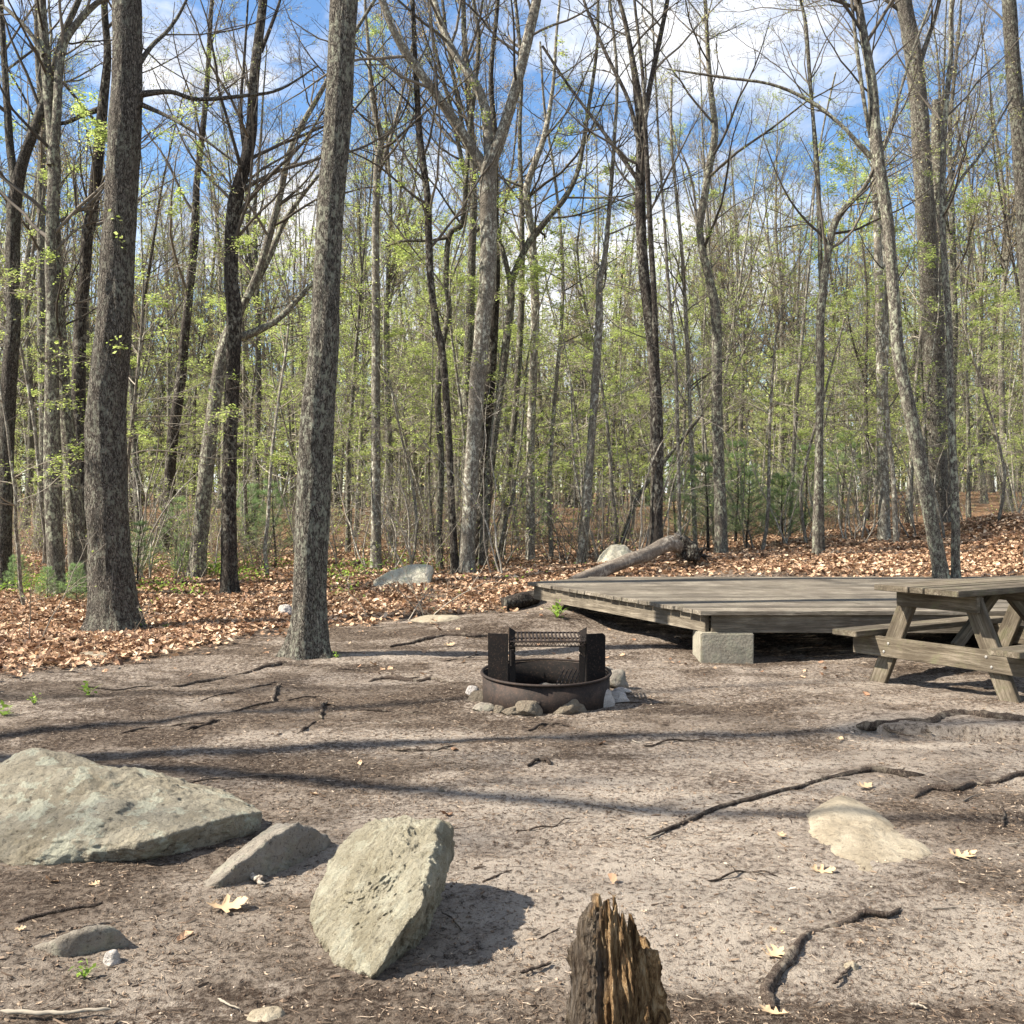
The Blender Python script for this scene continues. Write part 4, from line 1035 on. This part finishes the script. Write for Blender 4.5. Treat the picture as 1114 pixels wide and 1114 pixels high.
hero([(86,640,20),(84,610,19),(83,565,18),(74,458,15),(67,350,12),(66,290,11),(62,230,9),(60,190,8)], 13.9, M['bark_mid'],
     'right stem of the twin trunks beside the thickest trunk', top=6.5, n1=8, t0=.4, low=4)
hero([(96,640,15),(92,560,14),(86,470,15),(88,350,13),(93,300,12),(96,260,12),(102,233,12),(108,180,12),(115,108,10),(119,60,8),(116,-5,7)], 15, M['bark_dark'],
     'darker stem just behind the twin trunks', top=15, n1=12, t0=.35, limbs=[[(110,118,7,0),(90,125,5,0),(68,134,4,0),(40,128,3,0)]])
hero([(156,600,9),(149,530,8),(144,422,7),(140,360,6),(142,250,5),(145,120,4)], 19, M['bark_mid'], 'slim pale stem just right of the thickest trunk, leaning left', top=14, n1=12, t0=.35)
hero([(178,600,14),(183,544,12),(188,476,12),(196,422,11),(201,368,10),(206,320,9),(213,250,9),(215,200,7),(222,140,6)], 22, M['bark_dark'], 'dark trunk set back in the wood between the left trees', top=15, n1=14, t0=.35, buds='bud_warm')
hero([(508,625,20),(508,600,17),(510,565,16),(514,494,16),(519,422,17),(524,368,18),(528,330,19),(531,287,18),(531,201,18),(533,178,16),(542,158,13),(555,118,12),(566,79,11),(575,40,11),(584,0,10),(590,-50,9)], 16.2, M['bark_pale'],
     'large pale trunk near the centre that forks into three high limbs', top=17, n1=13, t0=.5, S=28,
     limbs=[[(532,192,13,0),(514,162,11,0),(488,122,11,-.1),(460,83,10,-.2),(435,47,9,-.3),(417,4,8,-.4)],[(533,180,12,0),(528,118,11,.2),(514,86,10,.3),(496,61,9,.4),(481,29,8,.5),(472,-2,7,.6)]])
hero([(521,612,17),(522,560,17),(527,494,17),(530,430,16),(535,380,12),(540,300,8)], 18.2, M['bark_dark'], 'dark trunk hidden directly behind the large pale forked one', top=14, n1=10, t0=.4)
hero([(409,622,12),(409,560,11),(409,494,10),(409,350,9),(409,251,8),(411,180,8),(415,151,7),(406,115,5),(402,60,4),(398,0,3)], 16.8, M['bark_pale'],
     'straight slim pale trunk halfway between the lichen spotted and forked trees', top=13, n1=16, t0=.35, limbs=[[(411,190,5,0),(425,150,4,.2),(440,90,3,.3),(450,40,2,.3)]])
hero([(495,620,9),(492,565,8),(487,458,8),(481,385,8),(474,350,8),(468,300,8),(466,250,8),(465,215,8),(456,144,7),(453,90,6),(451,54,5),(448,-5,5)], 16.2, M['bark_dark'],
     'thin dark crooked stem left of the forked tree', top=14, n1=14, t0=.35)
hero([(478,612,8),(478,560,7),(480,500,7),(476,430,7),(480,380,7),(488,340,6),(485,300,6),(489,255,6),(503,240,6),(508,180,5),(511,140,5),(516,100,5),(521,40,4),(515,-5,4)], 17.4, M['bark_mid'],
     'thin stem with a sideways kink left of the forked tree', top=13, n1=14, t0=.35, limbs=[[(489,258,4,0),(465,262,3,0),(440,262,3,0),(420,268,2,.1)]])
hero([(524,628,9),(528,565,10),(535,494,10),(542,440,9),(551,368,9),(556,330,8),(557,305,8),(572,270,7),(585,251,7),(602,230,6),(614,215,6),(625,195,5),(632,170,5),(640,120,4)], 17.6, M['bark_mid'],
     'trunk curving up right from behind the forked tree', top=12, n1=14, t0=.4, limbs=[[(556,310,7,0),(550,285,6,0),(543,260,5,.1),(538,235,4,.2)]])
hero([(577,618,10),(577,560,10),(577,500,9),(578,458,9),(582,350,9),(581,300,9),(578,251,8),(573,208,8),(582,176,7),(593,144,6),(602,90,4),(606,30,3)], 18, M['bark_pale'],
     'pale stem just right of the forked tree', top=14, n1=14, t0=.4)
hero([(630,625,10),(634,590,10),(637,565,10),(642,500,9),(645,458,9),(652,350,8),(652,310,7),(658,280,6),(662,240,5),(668,160,4)], 16.4, M['bark_pale'],
     'pale slim trunk in front of the wood, left of the fallen log', top=13, n1=14, t0=.4)
hero([(545,618,8),(550,540,8),(560,450,7),(566,360,7),(568,280,6)], 19, M['bark_mid'], 'slender stem seen in the gap right of the forked tree base', top=13, n1=14, t0=.4)
hero([(714,604,16),(714,560,14),(715,494,14),(713,422,13),(709,370,12),(706,341,12),(701,300,12),(698,251,11),(697,197,11),(698,144,10),(694,100,9),(688,60,6),(680,20,5),(672,-8,4)], 15.6, M['bark_dark'],
     'dark trunk behind the fallen log that splits into many upright stems', top=14, n1=14, t0=.4,
     limbs=[[(698,150,7,0),(706,100,6,.1),(716,50,6,.2),(727,-5,5,.3)],[(714,395,7,0),(712,330,6,-.1),(707,240,6,-.1),(703,160,5,-.2),(700,90,4,-.2),(690,0,3,-.2)],[(697,165,6,0),(684,110,4,0),(660,60,4,.1),(635,0,3,.2)],
            [(697,200,5,0),(665,155,4,.1),(620,95,3,.2),(590,50,3,.2)]])
hero([(784,604,14),(784,565,13),(780,458,12),(779,350,11),(775,320,10),(768,290,9),(761,251,8),(766,215,8),(772,180,8),(778,144,7),(774,100,6),(771,60,5),(768,0,4)], 17.4, M['bark_mid'],
     'tall grey trunk rising beside the green pine saplings', top=14, n1=16, t0=.35)
hero([(889,606,11),(889,560,9),(890,530,8),(892,458,8),(893,350,9),(896,320,9),(901,280,8),(908,245,8),(918,228,7),(930,215,6),(943,200,5),(955,175,4),(965,150,3)], 15.3, M['bark_mid'],
     'slim brownish trunk behind the middle of the tent platform, bending right at the top', top=9, n1=14, t0=.4)
hero([(895,604,5),(893,500,5),(894,400,5),(893,323,5),(890,215,5),(886,160,5),(883,126,4),(879,80,4),(875,30,4),(868,-5,3)], 15.9, M['bark_mid'],
     'thin straight stem close behind the slim brownish trunk', top=12, n1=12, t0=.45)
hero([(962,592,14),(962,560,12),(960,458,11),(958,350,10),(957,300,9),(955,233,8),(950,150,6)], 18.2, M['bark_pale'],
     'pale trunk rooted in leaves left of the leaning tree', top=14, n1=14, t0=.4)
hero([(1026,632,19),(1022,615,16),(1012,565,15),(1001,504,15),(987,440,14),(976,386,13),(971,323,13),(965,251,12),(958,201,12),(951,144,11),(947,90,10),(938,36,9),(931,-3,8)], 12.8, M['bark_mid'],
     'slim trunk leaning left from behind the picnic table', top=14, n1=8, t0=.72, S=24,
     limbs=[[(949,172,6,0),(930,152,5,0),(915,136,4,0),(883,111,4,.1),(840,92,3,.2),(786,84,3,.3),(725,75,2,.4)],[(947,150,4,0),(940,110,4,-.1),(933,60,4,-.1),(926,-5,3,-.1)]])
hero([(1021,578,30),(1021,560,26),(1019,530,25),(1016,458,24),(1014,350,24),(1012,323,22),(1008,251,20),(1003,180,19),(998,108,18),(990,47,17),(981,0,17),(972,-50,15)], 19.6, M['bark_a'],
     'biggest trunk on the right, straight and grey, rooted on the leafy slope', top=20, n1=12, t0=.5, S=32, limbs=[[(1000,70,7,0),(1010,40,5,.2),(1022,0,4,.3)]])
hero([(1034,572,12),(1030,480,11),(1022,350,11),(1020,251,11),(1019,180,11),(1017,140,10),(1016,111,8)], 20.6, M['bark_mid'],
     'dead snag with a broken top close behind the biggest right trunk', top=5, n1=3, t0=.6, leaves=0)
hero([(1040,629,10),(1039,600,9),(1039,565,9),(1035,458,8),(1032,350,7),(1028,290,7),(1026,233,6),(1027,180,6),(1030,126,6),(1037,54,5),(1039,-3,5)], 12.9, M['bark_mid'],
     'thin upright stem right of the leaning trunk behind the picnic table', top=13, n1=12, t0=.45, limbs=[[(1028,228,4,0),(1045,195,3,.1),(1066,169,3,.1),(1085,135,2,.2),(1102,105,2,.2)]])
hero([(1128,600,22),(1126,500,20),(1122,350,18),(1117,250,17),(1111,160,16),(1103,72,15),(1098,0,14),(1093,-50,13)], 14.6, M['bark_b'],
     'trunk leaning out of the right edge of the picture', top=16, n1=10, t0=.45)
# light saplings near the platform
for a in [([(740,576,4),(738,500,4),(735,400,4),(728,330,4),(722,240,3)], 16, 'thin pale pole standing just behind the root end of the fallen log'),
          ([(975,590,6),(972,522,5),(967,468,5),(965,420,4),(966,350,4)], 17, 'bright thin stem beside the pale trunk left of the leaning tree'),
          ([(858,600,4),(862,520,4),(868,420,4),(876,340,3)], 20, 'thin stem beyond the pine saplings'),
          ([(600,615,5),(598,520,5),(604,430,4),(612,330,4)], 18.5, 'thin stem right of the pale stem near the centre'),
          ([(330,640,4),(420,500,4),(430,400,3)], 17.5, 'very thin leaning sapling left of the pale slim trunk'),
          ([(757,590,5),(753,500,5),(748,380,4),(742,280,4),(730,160,3)], 18.5, 'thin stem left of the tall grey trunk by the pines')]:
    if a[0][0][0] == 330: continue
    hero(a[0], a[1], M['bark_pale'], a[2], top=9, n1=10, t0=.3, dens=.6, S=10)
# fallen dead trunk leaning in the wood
hero([(668,588,5),(690,550,4.5),(707,522,4),(740,480,3.4),(762,452,2.5)], 17.5, M['bark_mid'], 'dead reddish trunk leaning steeply to the right behind the fallen log', top=1.0, n1=2, t0=.5, leaves=0, flare=0, S=12)
# trees standing outside the picture on the left: only their shadows cross the soil
for k, (x, y, w) in enumerate([(-8.2, 4.55, .42), (-9.0, .85, .38), (-15, 2.0, .36), (-17, 5.6, .40)]):
    px = lambda X: CX + X / y * F; wp = w / y * F
    py = lambda z: HY + (EH - z) / y * F
    hero([(px(x), py(0), wp), (px(x + .05), py(2.5), wp * .85), (px(x + .12), py(4.6), wp * .7), (px(x + .45), py(6), wp * .5), (px(x + .35), py(8), wp * .4)], y, M['bark_mid'],
         limbs=[[(px(x + .12), py(4.5), wp * .5, 0), (px(x - .3), py(5.6), wp * .4, .35), (px(x - .2), py(7.5), wp * .3, .8), (px(x), py(9.5), wp * .2, 1.1)], [(px(x + .12), py(4.8), wp * .45, 0), (px(x + .5), py(5.8), wp * .35, -.3), (px(x + .4), py(8), wp * .25, -1.1), (px(x + .8), py(10), wp * .15, -1.4)]],
         label='tree beyond the left edge of the picture shading the soil', top=15, n1=14 if y > 2 else 5, t0=.45 if y > 2 else .85, group='trees beyond the left edge', S=16, dens=.6 if y > 2 else .3, leaves=1.2 if y > 2 else 0)

# ------------------------------------------------------------------ forest of copies
def proto_tree(seed, h, r, n1, t0, buds, bark, leaves, lean=.02, twin=False, dens=1.0, leaf=.036):
    rng = np.random.default_rng(seed); g = Geo(); c = Geo()
    K = 18
    S = np.array([[0, 0, -.15]]); D = np.array([[rng.normal(0, lean), rng.normal(0, lean), 1.]])
    P, Rr = grow(rng, S, D, np.array([h]), np.array([r]), np.array([r * .14]), K, .035, .05)
    Rr = Rr ** 1.0; Rr[:, 0] *= 1.35
    g.tubes(P, Rr, 8, 0)
    stems = [(P, Rr, h)]
    m = rng.integers(1, 4) if twin else 1
    for k in range(m):
        i = int(K * rng.uniform(.35, .6)); d0 = P[0, i + 1] - P[0, i]; d0 = norm(d0 + rng.normal(0, .35, 3) * np.array([1, 1, .2]))
        P2, R2 = grow(rng, P[:, i], d0[None], np.array([h * .5]), Rr[:, i] * .7, Rr[:, i] * .1, 12, .05, .08); g.tubes(P2, R2, 7, 0); stems.append((P2, R2, h * .5))
    for k, (a, b, l) in enumerate(stems):
        crown(rng, a, b, np.array([l]), n1 if k == 0 else n1 // 2, t0 if k == 0 else .1, .24 if k == 0 else .34, c, dens=dens, leaf=leaf, leaves=leaves, l1=(.7, 3.6), up=.09)
    mt, mc = g.mesh('trunk'), c.mesh('crown')
    mt.materials.append(M[bark])
    for q in ('twig', buds): mc.materials.append(M[q])
    return mt, mc
protos = [proto_tree(1, 17, .10, 20, .30, 'bud', 'bark_mid', .7), proto_tree(2, 15, .085, 20, .22, 'leaf', 'bark_pale', .7, twin=True), proto_tree(3, 19, .15, 22, .38, 'bud_warm', 'bark_mid', 1.0, twin=True),
          proto_tree(4, 14, .07, 18, .22, 'leaf', 'bark_mid', 1.2, .05), proto_tree(5, 18, .13, 20, .35, 'bud', 'bark_dark', .7, twin=True), proto_tree(6, 13, .06, 18, .25, 'leaf', 'bark_pale', 1.0, .06),
          proto_tree(7, 16, .10, 20, .34, 'bud_warm', 'bark_dark', 1.0), proto_tree(8, 20, .17, 22, .4, 'bud', 'bark_mid', .7, twin=True)]
def copy_of(meshes, names, rootname, loc, rz, sc, label, cat, group):
    rt = empty(rootname, loc, rz); rt.scale = (sc, sc, sc); tag(rt, label, cat, group)
    for me, nm in zip(meshes, names):
        o = bpy.data.objects.new(nm, me); COL.objects.link(o); o.parent = rt
    return rt
rng = np.random.default_rng(77)
placed = []
def scatter(n, d0, d1, half, mind, ok=None, side=.545, pw=1.0):
    out = []; tries = 0
    while len(out) < n and tries < 40000:
        tries += 1
        y = d0 + (d1 - d0) * rng.random() ** pw; x = rng.uniform(-1, 1) * y * side
        if x > 5 and y < 17 or ok and not ok(x, y): continue
        if any((x - a) ** 2 + (y - b) ** 2 < mind ** 2 for a, b in placed): continue
        placed.append((x, y)); out.append((x, y))
    return out
LBL_F = 'slender bare forest tree in the crowded woods behind the clearing'
for (x, y) in scatter(150, 20, 56, 0, 1.4, pw=.8):
    k = int(rng.integers(0, 8)); copy_of(protos[k], ('trunk', 'crown'), 'tree', (x, y, tz(x, y)), rng.uniform(0, 6.28), rng.uniform(.50, .86), LBL_F, 'tree', 'slender trees crowding the woods')

# understory saplings with fresh leaves in flat sprays
def proto_sapling(seed, h, r, n1, leaves, leaf=.036, matl='leaf'):
    rng = np.random.default_rng(seed); g = Geo(); c = Geo()
    P, Rr = grow(rng, np.array([[0, 0, -.1]]), np.array([[rng.normal(0, .1), rng.normal(0, .1), 1.]]), np.array([h]), np.array([r]), np.array([.004]), 14, .09, .05)
    g.tubes(P, Rr, 7, 0)
    crown(rng, P, Rr, np.array([h]), n1, .25, .30, c, dens=.8, leaf=leaf, leaves=leaves, l1=(.6, 2.3), up=.0, flat=.85)
    mt, mc = g.mesh('trunk'), c.mesh('crown'); mt.materials.append(M['bark_pale']); mc.materials.append(M['twig_pale']); mc.materials.append(M[matl])
    return mt, mc
saps = [proto_sapling(21, 5.5, .025, 16, 3), proto_sapling(22, 4.2, .02, 14, 2), proto_sapling(23, 7.5, .035, 20, 3), proto_sapling(24, 3.2, .014, 11, 2), proto_sapling(25, 6.5, .03, 18, 3)]
for (x, y) in scatter(160, 16.8, 44, 0, .5, pw=1.0):
    k = int(rng.integers(0, 5)); copy_of(saps[k], ('trunk', 'crown'), 'sapling', (x, y, tz(x, y)), rng.uniform(0, 6.28), rng.uniform(.8, 1.25), 'thin understory sapling with sprays of fresh yellow green leaves', 'sapling', 'leafing saplings under the tall trees')
# a few close leafy saplings whose sprays hang before the wood on the left
for (px, d, k, lab) in [(28,12.6,0,'leafing sapling at the far left edge with yellow green leaves'),(150,13.4,4,'leafing sapling rising right behind the thickest trunk'),(292,16.2,2,'leafing sapling between the crooked dark trunk and the lichen spotted trunk'),
                        (445,16.8,4,'leafing sapling left of the forked tree'),(655,17,0,'leafing sapling behind the left end of the fallen log'),(828,17.6,2,'leafing sapling behind the pine saplings'),(1085,17.5,4,'leafing sapling on the leafy slope at the right edge')]:
    x = (px - CX) / F * d; copy_of(saps[k], ('trunk', 'crown'), 'sapling', (x, d, tz(x, d)), rng.uniform(0, 6.28), 1.0, lab, 'sapling', 'leafing saplings under the tall trees')

# bare brush
def proto_brush(seed, h, n, mat='twig_pale', leaves=.15):
    rng = np.random.default_rng(seed); c = Geo()
    S = np.c_[rng.normal(0, .25, (n, 2)), np.zeros(n) - .05]; D = np.c_[rng.normal(0, .55, (n, 2)), np.ones(n)]
    L = h * rng.uniform(.6, 1.3, n); P, Rr = grow(rng, S, D, L, np.full(n, .007), np.full(n, .002), 8, .16, -.02); c.tubes(P, Rr, 5, 0)
    s, d, l, r = spawn(rng, P, Rr, L, 6, .2, 1., .4, 1.1, .45, .7); P2, R2 = grow(rng, s, d, l, np.maximum(r, .0025), np.full(len(r), .0015), 4, .2, 0); c.tubes(P2, R2, 3, 0)
    s, d, l, r = spawn(rng, P2, R2, l, 4, .2, 1., .4, 1.1, .45, .7); P3, R3 = grow(rng, s, d, l, np.full(len(r), .002), np.full(len(r), .0014), 2, .2, 0); c.tubes(P3, R3, 3, 0)
    E = P3[:, -1]; E = E[rng.random(len(E)) < leaves]; c.leaves(E, .035, rng, .4, .6, 1)
    me = c.mesh('shrub'); me.materials.append(M[mat]); me.materials.append(M['leaf']); return me
brush = [proto_brush(31, 1.3, 12, leaves=.3), proto_brush(32, 1.7, 10, leaves=.4), proto_brush(33, .9, 14, 'twig', .4), proto_brush(34, 1.4, 12, 'twig_pale', .9)]
pts = []
for i in range(4000):
    y = rng.uniform(15.0, 32); x = rng.uniform(-.62, .62) * y
    if y < 15.6 and x > -2: continue
    if x > 1.5 and y < 17.5 + (x - 1.5) * .4: continue
    pts.append((x, y))
    if len(pts) >= 170: break
for (x, y) in pts:
    o = bpy.data.objects.new('shrub', brush[int(rng.integers(0, 4))]); COL.objects.link(o); o.location = (x, y, tz(x, y)); s = rng.uniform(.55, 1.1) * (1.25 if -4 < x < 1.5 else .95); o.scale = (s, s, s); o.rotation_euler = (0, 0, rng.uniform(0, 6.28))
    tag(o, 'low tangle of bare pale twigs at the foot of the woods', 'shrub', 'bare brush along the forest edge')
for (px, py, h, k, lab) in [(425,672,1.2,0,'thin bare shrub in the dead leaves before the pale lichen boulder'), (462,668,1.5,1,'leaning bare stems in the dead leaves right of the pale lichen boulder'),
                            (58,700,1.0,3,'sparse leafing shrub in front of the twin trunks'), (160,690,.6,3,'low leafing sprig against the base of the thickest trunk')]:
    p = G(px, py); o = bpy.data.objects.new('shrub', proto_brush(int(px), h, 3, 'twig_pale', .25)); COL.objects.link(o); o.location = p; tag(o, lab, 'shrub')

def proto_stems(seed, h, n):
    rng = np.random.default_rng(seed); c = Geo()
    S = np.c_[rng.normal(0, .12, (n, 2)), np.zeros(n) - .05]; D = np.c_[rng.normal(0, .28, (n, 2)), np.ones(n)]
    L = h * rng.uniform(.6, 1.15, n); P, Rr = grow(rng, S, D, L, rng.uniform(.010, .019, n), np.full(n, .003), 14, .13, .03); c.tubes(P, Rr, 6, 0)
    s, d, l, r = spawn(rng, P, Rr, L, 5, .3, 1., .5, 1.2, .38, .6, .45); P2, R2 = grow(rng, s, d, l, np.maximum(r, .004), np.full(len(r), .002), 7, .17, .02); c.tubes(P2, R2, 5, 0)
    s, d, l, r = spawn(rng, P2, R2, l, 5, .2, 1., .4, 1.1, .4, .6, .4); P3, R3 = grow(rng, s, d, l, np.full(len(r), .0028), np.full(len(r), .0016), 3, .2, 0); c.tubes(P3, R3, 3, 0)
    E = P3[:, -1]; E = E[rng.random(len(E)) < .35]; c.leaves(E, .035, rng, .7, .6, 1)
    me = c.mesh('shrub'); me.materials.append(M['stem']); me.materials.append(M['leaf']); return me
stems_ = [proto_stems(61, 3.2, 4), proto_stems(62, 4.2, 3), proto_stems(63, 2.4, 5), proto_stems(64, 3.6, 2)]
for i in range(34):
    y = rng.uniform(15.3, 20); x = rng.uniform(-.5, .5) * y
    if x > 2.5 and y < 17.5: y += 2.5
    o = bpy.data.objects.new('shrub', stems_[i % 4]); COL.objects.link(o); o.location = (x, y, tz(x, y)); o.rotation_euler = (0, 0, rng.uniform(0, 6.28))
    tag(o, 'pale crooked bare stems rising above the brush at the edge of the wood', 'shrub', 'pale crooked stems at the edge of the wood')

# young pines
def proto_pine(seed, h, dens=1.0):
    rng = np.random.default_rng(seed); g = Geo(); c = Geo()
    P, Rr = grow(rng, np.array([[0, 0, -.05]]), np.array([[0, 0, 1.]]), np.array([h]), np.array([.016 * h]), np.array([.003]), 10, .03, .1); g.tubes(P, Rr, 6, 0)
    ends, dirs = [], []
    for z in np.arange(.15, .98, .11):
        i = z * 10; b = P[0, int(i)] * (1 - i % 1) + P[0, min(10, int(i) + 1)] * (i % 1)
        n = 6; a = rng.uniform(0, 6.28) + np.arange(n) * 6.28 / n; D = np.stack([np.cos(a), np.sin(a), np.full(n, .35)], 1)
        l = h * .42 * (1.05 - z) * rng.uniform(.7, 1.2, n) + .08
        B, RB = grow(rng, np.repeat(b[None], n, 0), D, l, np.full(n, .006), np.full(n, .002), 5, .08, .06); c.tubes(B, RB, 4, 0)
        s, d, l2, r = spawn(rng, B, RB, l, 7, .3, 1., .3, .8, .35, .6, .4); B2, R2 = grow(rng, s, d, l2, np.full(len(s), .003), np.full(len(s), .0015), 3, .1, .08); c.tubes(B2, R2, 3, 0)
        for Q in (B2, B):
            k = Q.shape[1]
            for m in range(1, k): ends.append(Q[:, m]); dirs.append(norm(Q[:, m] - Q[:, m - 1]))
    E, D = np.concatenate(ends), np.concatenate(dirs); nn = int(11 * dens)
    E = np.repeat(E, nn, 0); D = np.repeat(D, nn, 0); q = norm(D * .7 + rng.normal(size=E.shape) * .6); L = rng.uniform(.05, .10, len(E))[:, None]
    sd = norm(np.cross(q, rng.normal(size=E.shape))) * .0011
    V = np.stack([E - sd, E + sd, E + q * L], 1).reshape(-1, 3); c.add(V, None, np.arange(len(V)).reshape(-1, 3), 1)
    mt, mc = g.mesh('trunk'), c.mesh('crown'); mt.materials.append(M['bark_dark']); mc.materials.append(M['twig']); mc.materials.append(M['needle']); return mt, mc
pines = [proto_pine(41, 1.6, .8), proto_pine(42, 1.1, .8), proto_pine(43, .5, .45)]
for (px, d, k, s, lab) in [(150,15.2,0,.62,'soft green pine sapling right beside the thickest trunk'),(190,17.5,0,.85,'pine sapling between the thickest and the dark crooked trunk'),(20,13.8,1,.5,'low pine seedling at the left edge'),
                           (52,13.2,1,.42,'low pine seedling in front of the twin trunks'),(84,13.0,1,.5,'low pine seedling touching the thickest trunk'),(300,18,0,1.0,'pine sapling left of the lichen spotted trunk'),
                           (205,16.5,2,1.2,'small pine seedling below the dark crooked trunk'),(770,18.2,0,1.15,'bushy pine sapling behind the root end of the fallen log'),(812,18.6,0,.95,'middle pine sapling behind the tent platform'),
                           (852,18.8,1,1.25,'smaller pine sapling right of the other two behind the platform'),(800,21,0,1.4,'taller pine further back behind the platform saplings'),(875,22,0,1.3,'pine far back among the trunks behind the platform'),
                           (580,23,0,1.0,'pine deep in the wood right of the forked tree'),(915,24,0,1.5,'pine deep in the wood right of centre'),(270,23,1,1.4,'pine deep in the wood at left'), (735,22.5,0,1.2,'pine seen past the fallen log')]:
    x = (px - CX) / F * d; copy_of(pines[k], ('trunk', 'crown'), 'young_pine', (x, d, tz(x, d)), rng.uniform(0, 6.28), s, lab, 'pine sapling', 'young pines under the trees')

# low green ground cover at the left forest edge
def ground_cover():
    rng = np.random.default_rng(9); n = 9000
    x = np.concatenate([rng.normal(-4.2, 1.6, n), rng.normal(-6.5, 1.5, n // 2)]); y = np.concatenate([rng.uniform(13.6, 19, n), rng.uniform(13.2, 17, n // 2)])
    k = fbm(x * 1.2, y * 1.2, x * 0 + 3, 3) > .15; x, y = x[k], y[k]
    g = Geo(); C = np.stack([x, y, terr(x, y) + rng.uniform(.0, .22, len(x))], 1); g.leaves(C, .05, rng, .5, .5, 0)
    o = g.build('undergrowth', M['grass'], smooth=False); tag(o, 'low green undergrowth at the foot of the left trees', 'undergrowth', kind='stuff')
ground_cover()

# ------------------------------------------------------------------ distant wood, one mass
def distant():
    rng = np.random.default_rng(55); N = 900
    y = 48 + 110 * rng.random(N) ** 1.0; x = rng.uniform(-.64, .64, N) * y
    z = terr(x, y); S = np.stack([x, y, z - .3], 1); D = np.c_[rng.normal(0, .05, (N, 2)), np.ones(N)]
    L = rng.uniform(12, 21, N); r = rng.uniform(.08, .2, N); g = Geo()
    P, Rr = grow(rng, S, D, L, r, r * .15, 9, .05, .04); g.tubes(P, Rr, 4, 0)
    s, d, l, rr = spawn(rng, P, Rr, L, 18, .10, .98, .4, 1.0, .22, .45); P1, R1 = grow(rng, s, d, l, rr, rr * .3, 4, .15, .08); g.tubes(P1, R1, 3, 0)
    s, d, l2, rr = spawn(rng, P1, R1, l, 7, .2, 1., .4, 1., .45, .6); rr = np.maximum(rr, .008); P2, R2 = grow(rng, s, d, l2, rr, rr * .5, 2, .2, .08); g.tubes(P2, R2, 3, 0)
    E = P2.reshape(-1, 3); E = np.concatenate([E, E + rng.normal(0, .25, E.shape)]); E = E[rng.random(len(E)) < .75]; g.leaves(E + rng.normal(0, .15, E.shape), .15, rng, .4, .6, 1)
    # leafing understory
    M_ = 260000; y = 42 + 90 * rng.random(M_); x = rng.uniform(-.64, .64, M_) * y; k = fbm(x * .18, y * .18, x * 0, 3) > -.15; x, y = x[k], y[k]
    C = np.stack([x, y, terr(x, y) + np.where(rng.random(len(x)) < .45, rng.gamma(1.8, 1.7, len(x)), rng.uniform(1, 13, len(x)))], 1); mm = rng.random(len(x)) < .5; g.leaves(C[mm], .19, rng, .6, .6, 2); g.leaves(C[~mm], .19, rng, .6, .6, 1)
    o = g.build('distant_wood', [M['bark_mid'], M['bud'], M['far_leaf']]); tag(o, 'far off mass of grey green spring woodland filling the horizon', 'woods', kind='stuff')
distant()

# ------------------------------------------------------------------ sky, sun, camera
w = bpy.data.worlds.new('World'); scene.world = w; w.use_nodes = True; t = w.node_tree; t.nodes.clear()
EL, AZ = R(44), math.atan2(-.985, -.165)
def nd(typ, ins=None, **p):
    n = t.nodes.new('ShaderNode' + typ)
    for k, v in p.items(): setattr(n, k, v)
    for k, v in (ins or {}).items():
        if isinstance(v, bpy.types.NodeSocket): t.links.new(v, n.inputs[k])
        else: n.inputs[k].default_value = v
    return n
sky = nd('TexSky', sky_type='NISHITA', sun_disc=False, sun_elevation=EL, sun_rotation=AZ, air_density=1.0, dust_density=.4, ozone_density=2.5)
tc = nd('TexCoord'); mp = nd('Mapping', {'Vector': tc.outputs['Generated'], 'Scale': (2.6, 2.6, 5.0), 'Location': (.35, .2, .55)})
n1 = nd('TexNoise', {'Vector': mp.outputs[0], 'Scale': 1.5, 'Detail': 8.0, 'Roughness': .58, 'Distortion': .3})
cr = nd('ValToRGB', {'Fac': n1.outputs[0]}); cr.color_ramp.elements[0].position = .45; cr.color_ramp.elements[1].position = .585
n2 = nd('TexNoise', {'Vector': mp.outputs[0], 'Scale': 4.0, 'Detail': 6.0})
cc = nd('ValToRGB', {'Fac': n2.outputs[0]}); cc.color_ramp.elements[0].color = (4.6, 4.8, 5.3, 1); cc.color_ramp.elements[1].color = (7.0, 7.0, 7.1, 1); cc.color_ramp.elements[0].position = .35; cc.color_ramp.elements[1].position = .6
mx = nd('Mix', data_type='RGBA'); t.links.new(cr.outputs[0], mx.inputs[0]); hs = nd('HueSaturation', {'Color': sky.outputs[0], 'Saturation': 1.12, 'Value': 1.15}); t.links.new(hs.outputs[0], mx.inputs[6]); t.links.new(cc.outputs[0], mx.inputs[7])
bg = nd('Background', {'Color': mx.outputs[2], 'Strength': .072}); wo = nd('OutputWorld', {'Surface': bg.outputs[0]})

sl = bpy.data.lights.new('sun', 'SUN'); sl.energy = 5.0; sl.angle = R(.8); sl.color = (1.0, .915, .80)
so = bpy.data.objects.new('sun', sl); COL.objects.link(so)
dirv = Vector((math.sin(AZ) * math.cos(EL), math.cos(AZ) * math.cos(EL), math.sin(EL)))
so.rotation_euler = dirv.to_track_quat('Z', 'Y').to_euler(); so.location = (-20, 0, 20)

cam = bpy.data.cameras.new('camera'); co = bpy.data.objects.new('camera', cam); COL.objects.link(co); scene.camera = co
cam.sensor_width = 36; cam.lens = 36.0; cam.clip_end = 1000; cam.clip_start = .05
co.location = (0, 0, EH); co.rotation_euler = (R(90), 0, 0); cam.shift_y = -(557 - HY) / F
vs = scene.view_settings; vs.view_transform = 'Standard'; vs.look = 'None'; vs.gamma = 1; vs.exposure = 1.5
scene.cycles.max_bounces = 6; scene.cycles.diffuse_bounces = 3; scene.cycles.transparent_max_bounces = 8
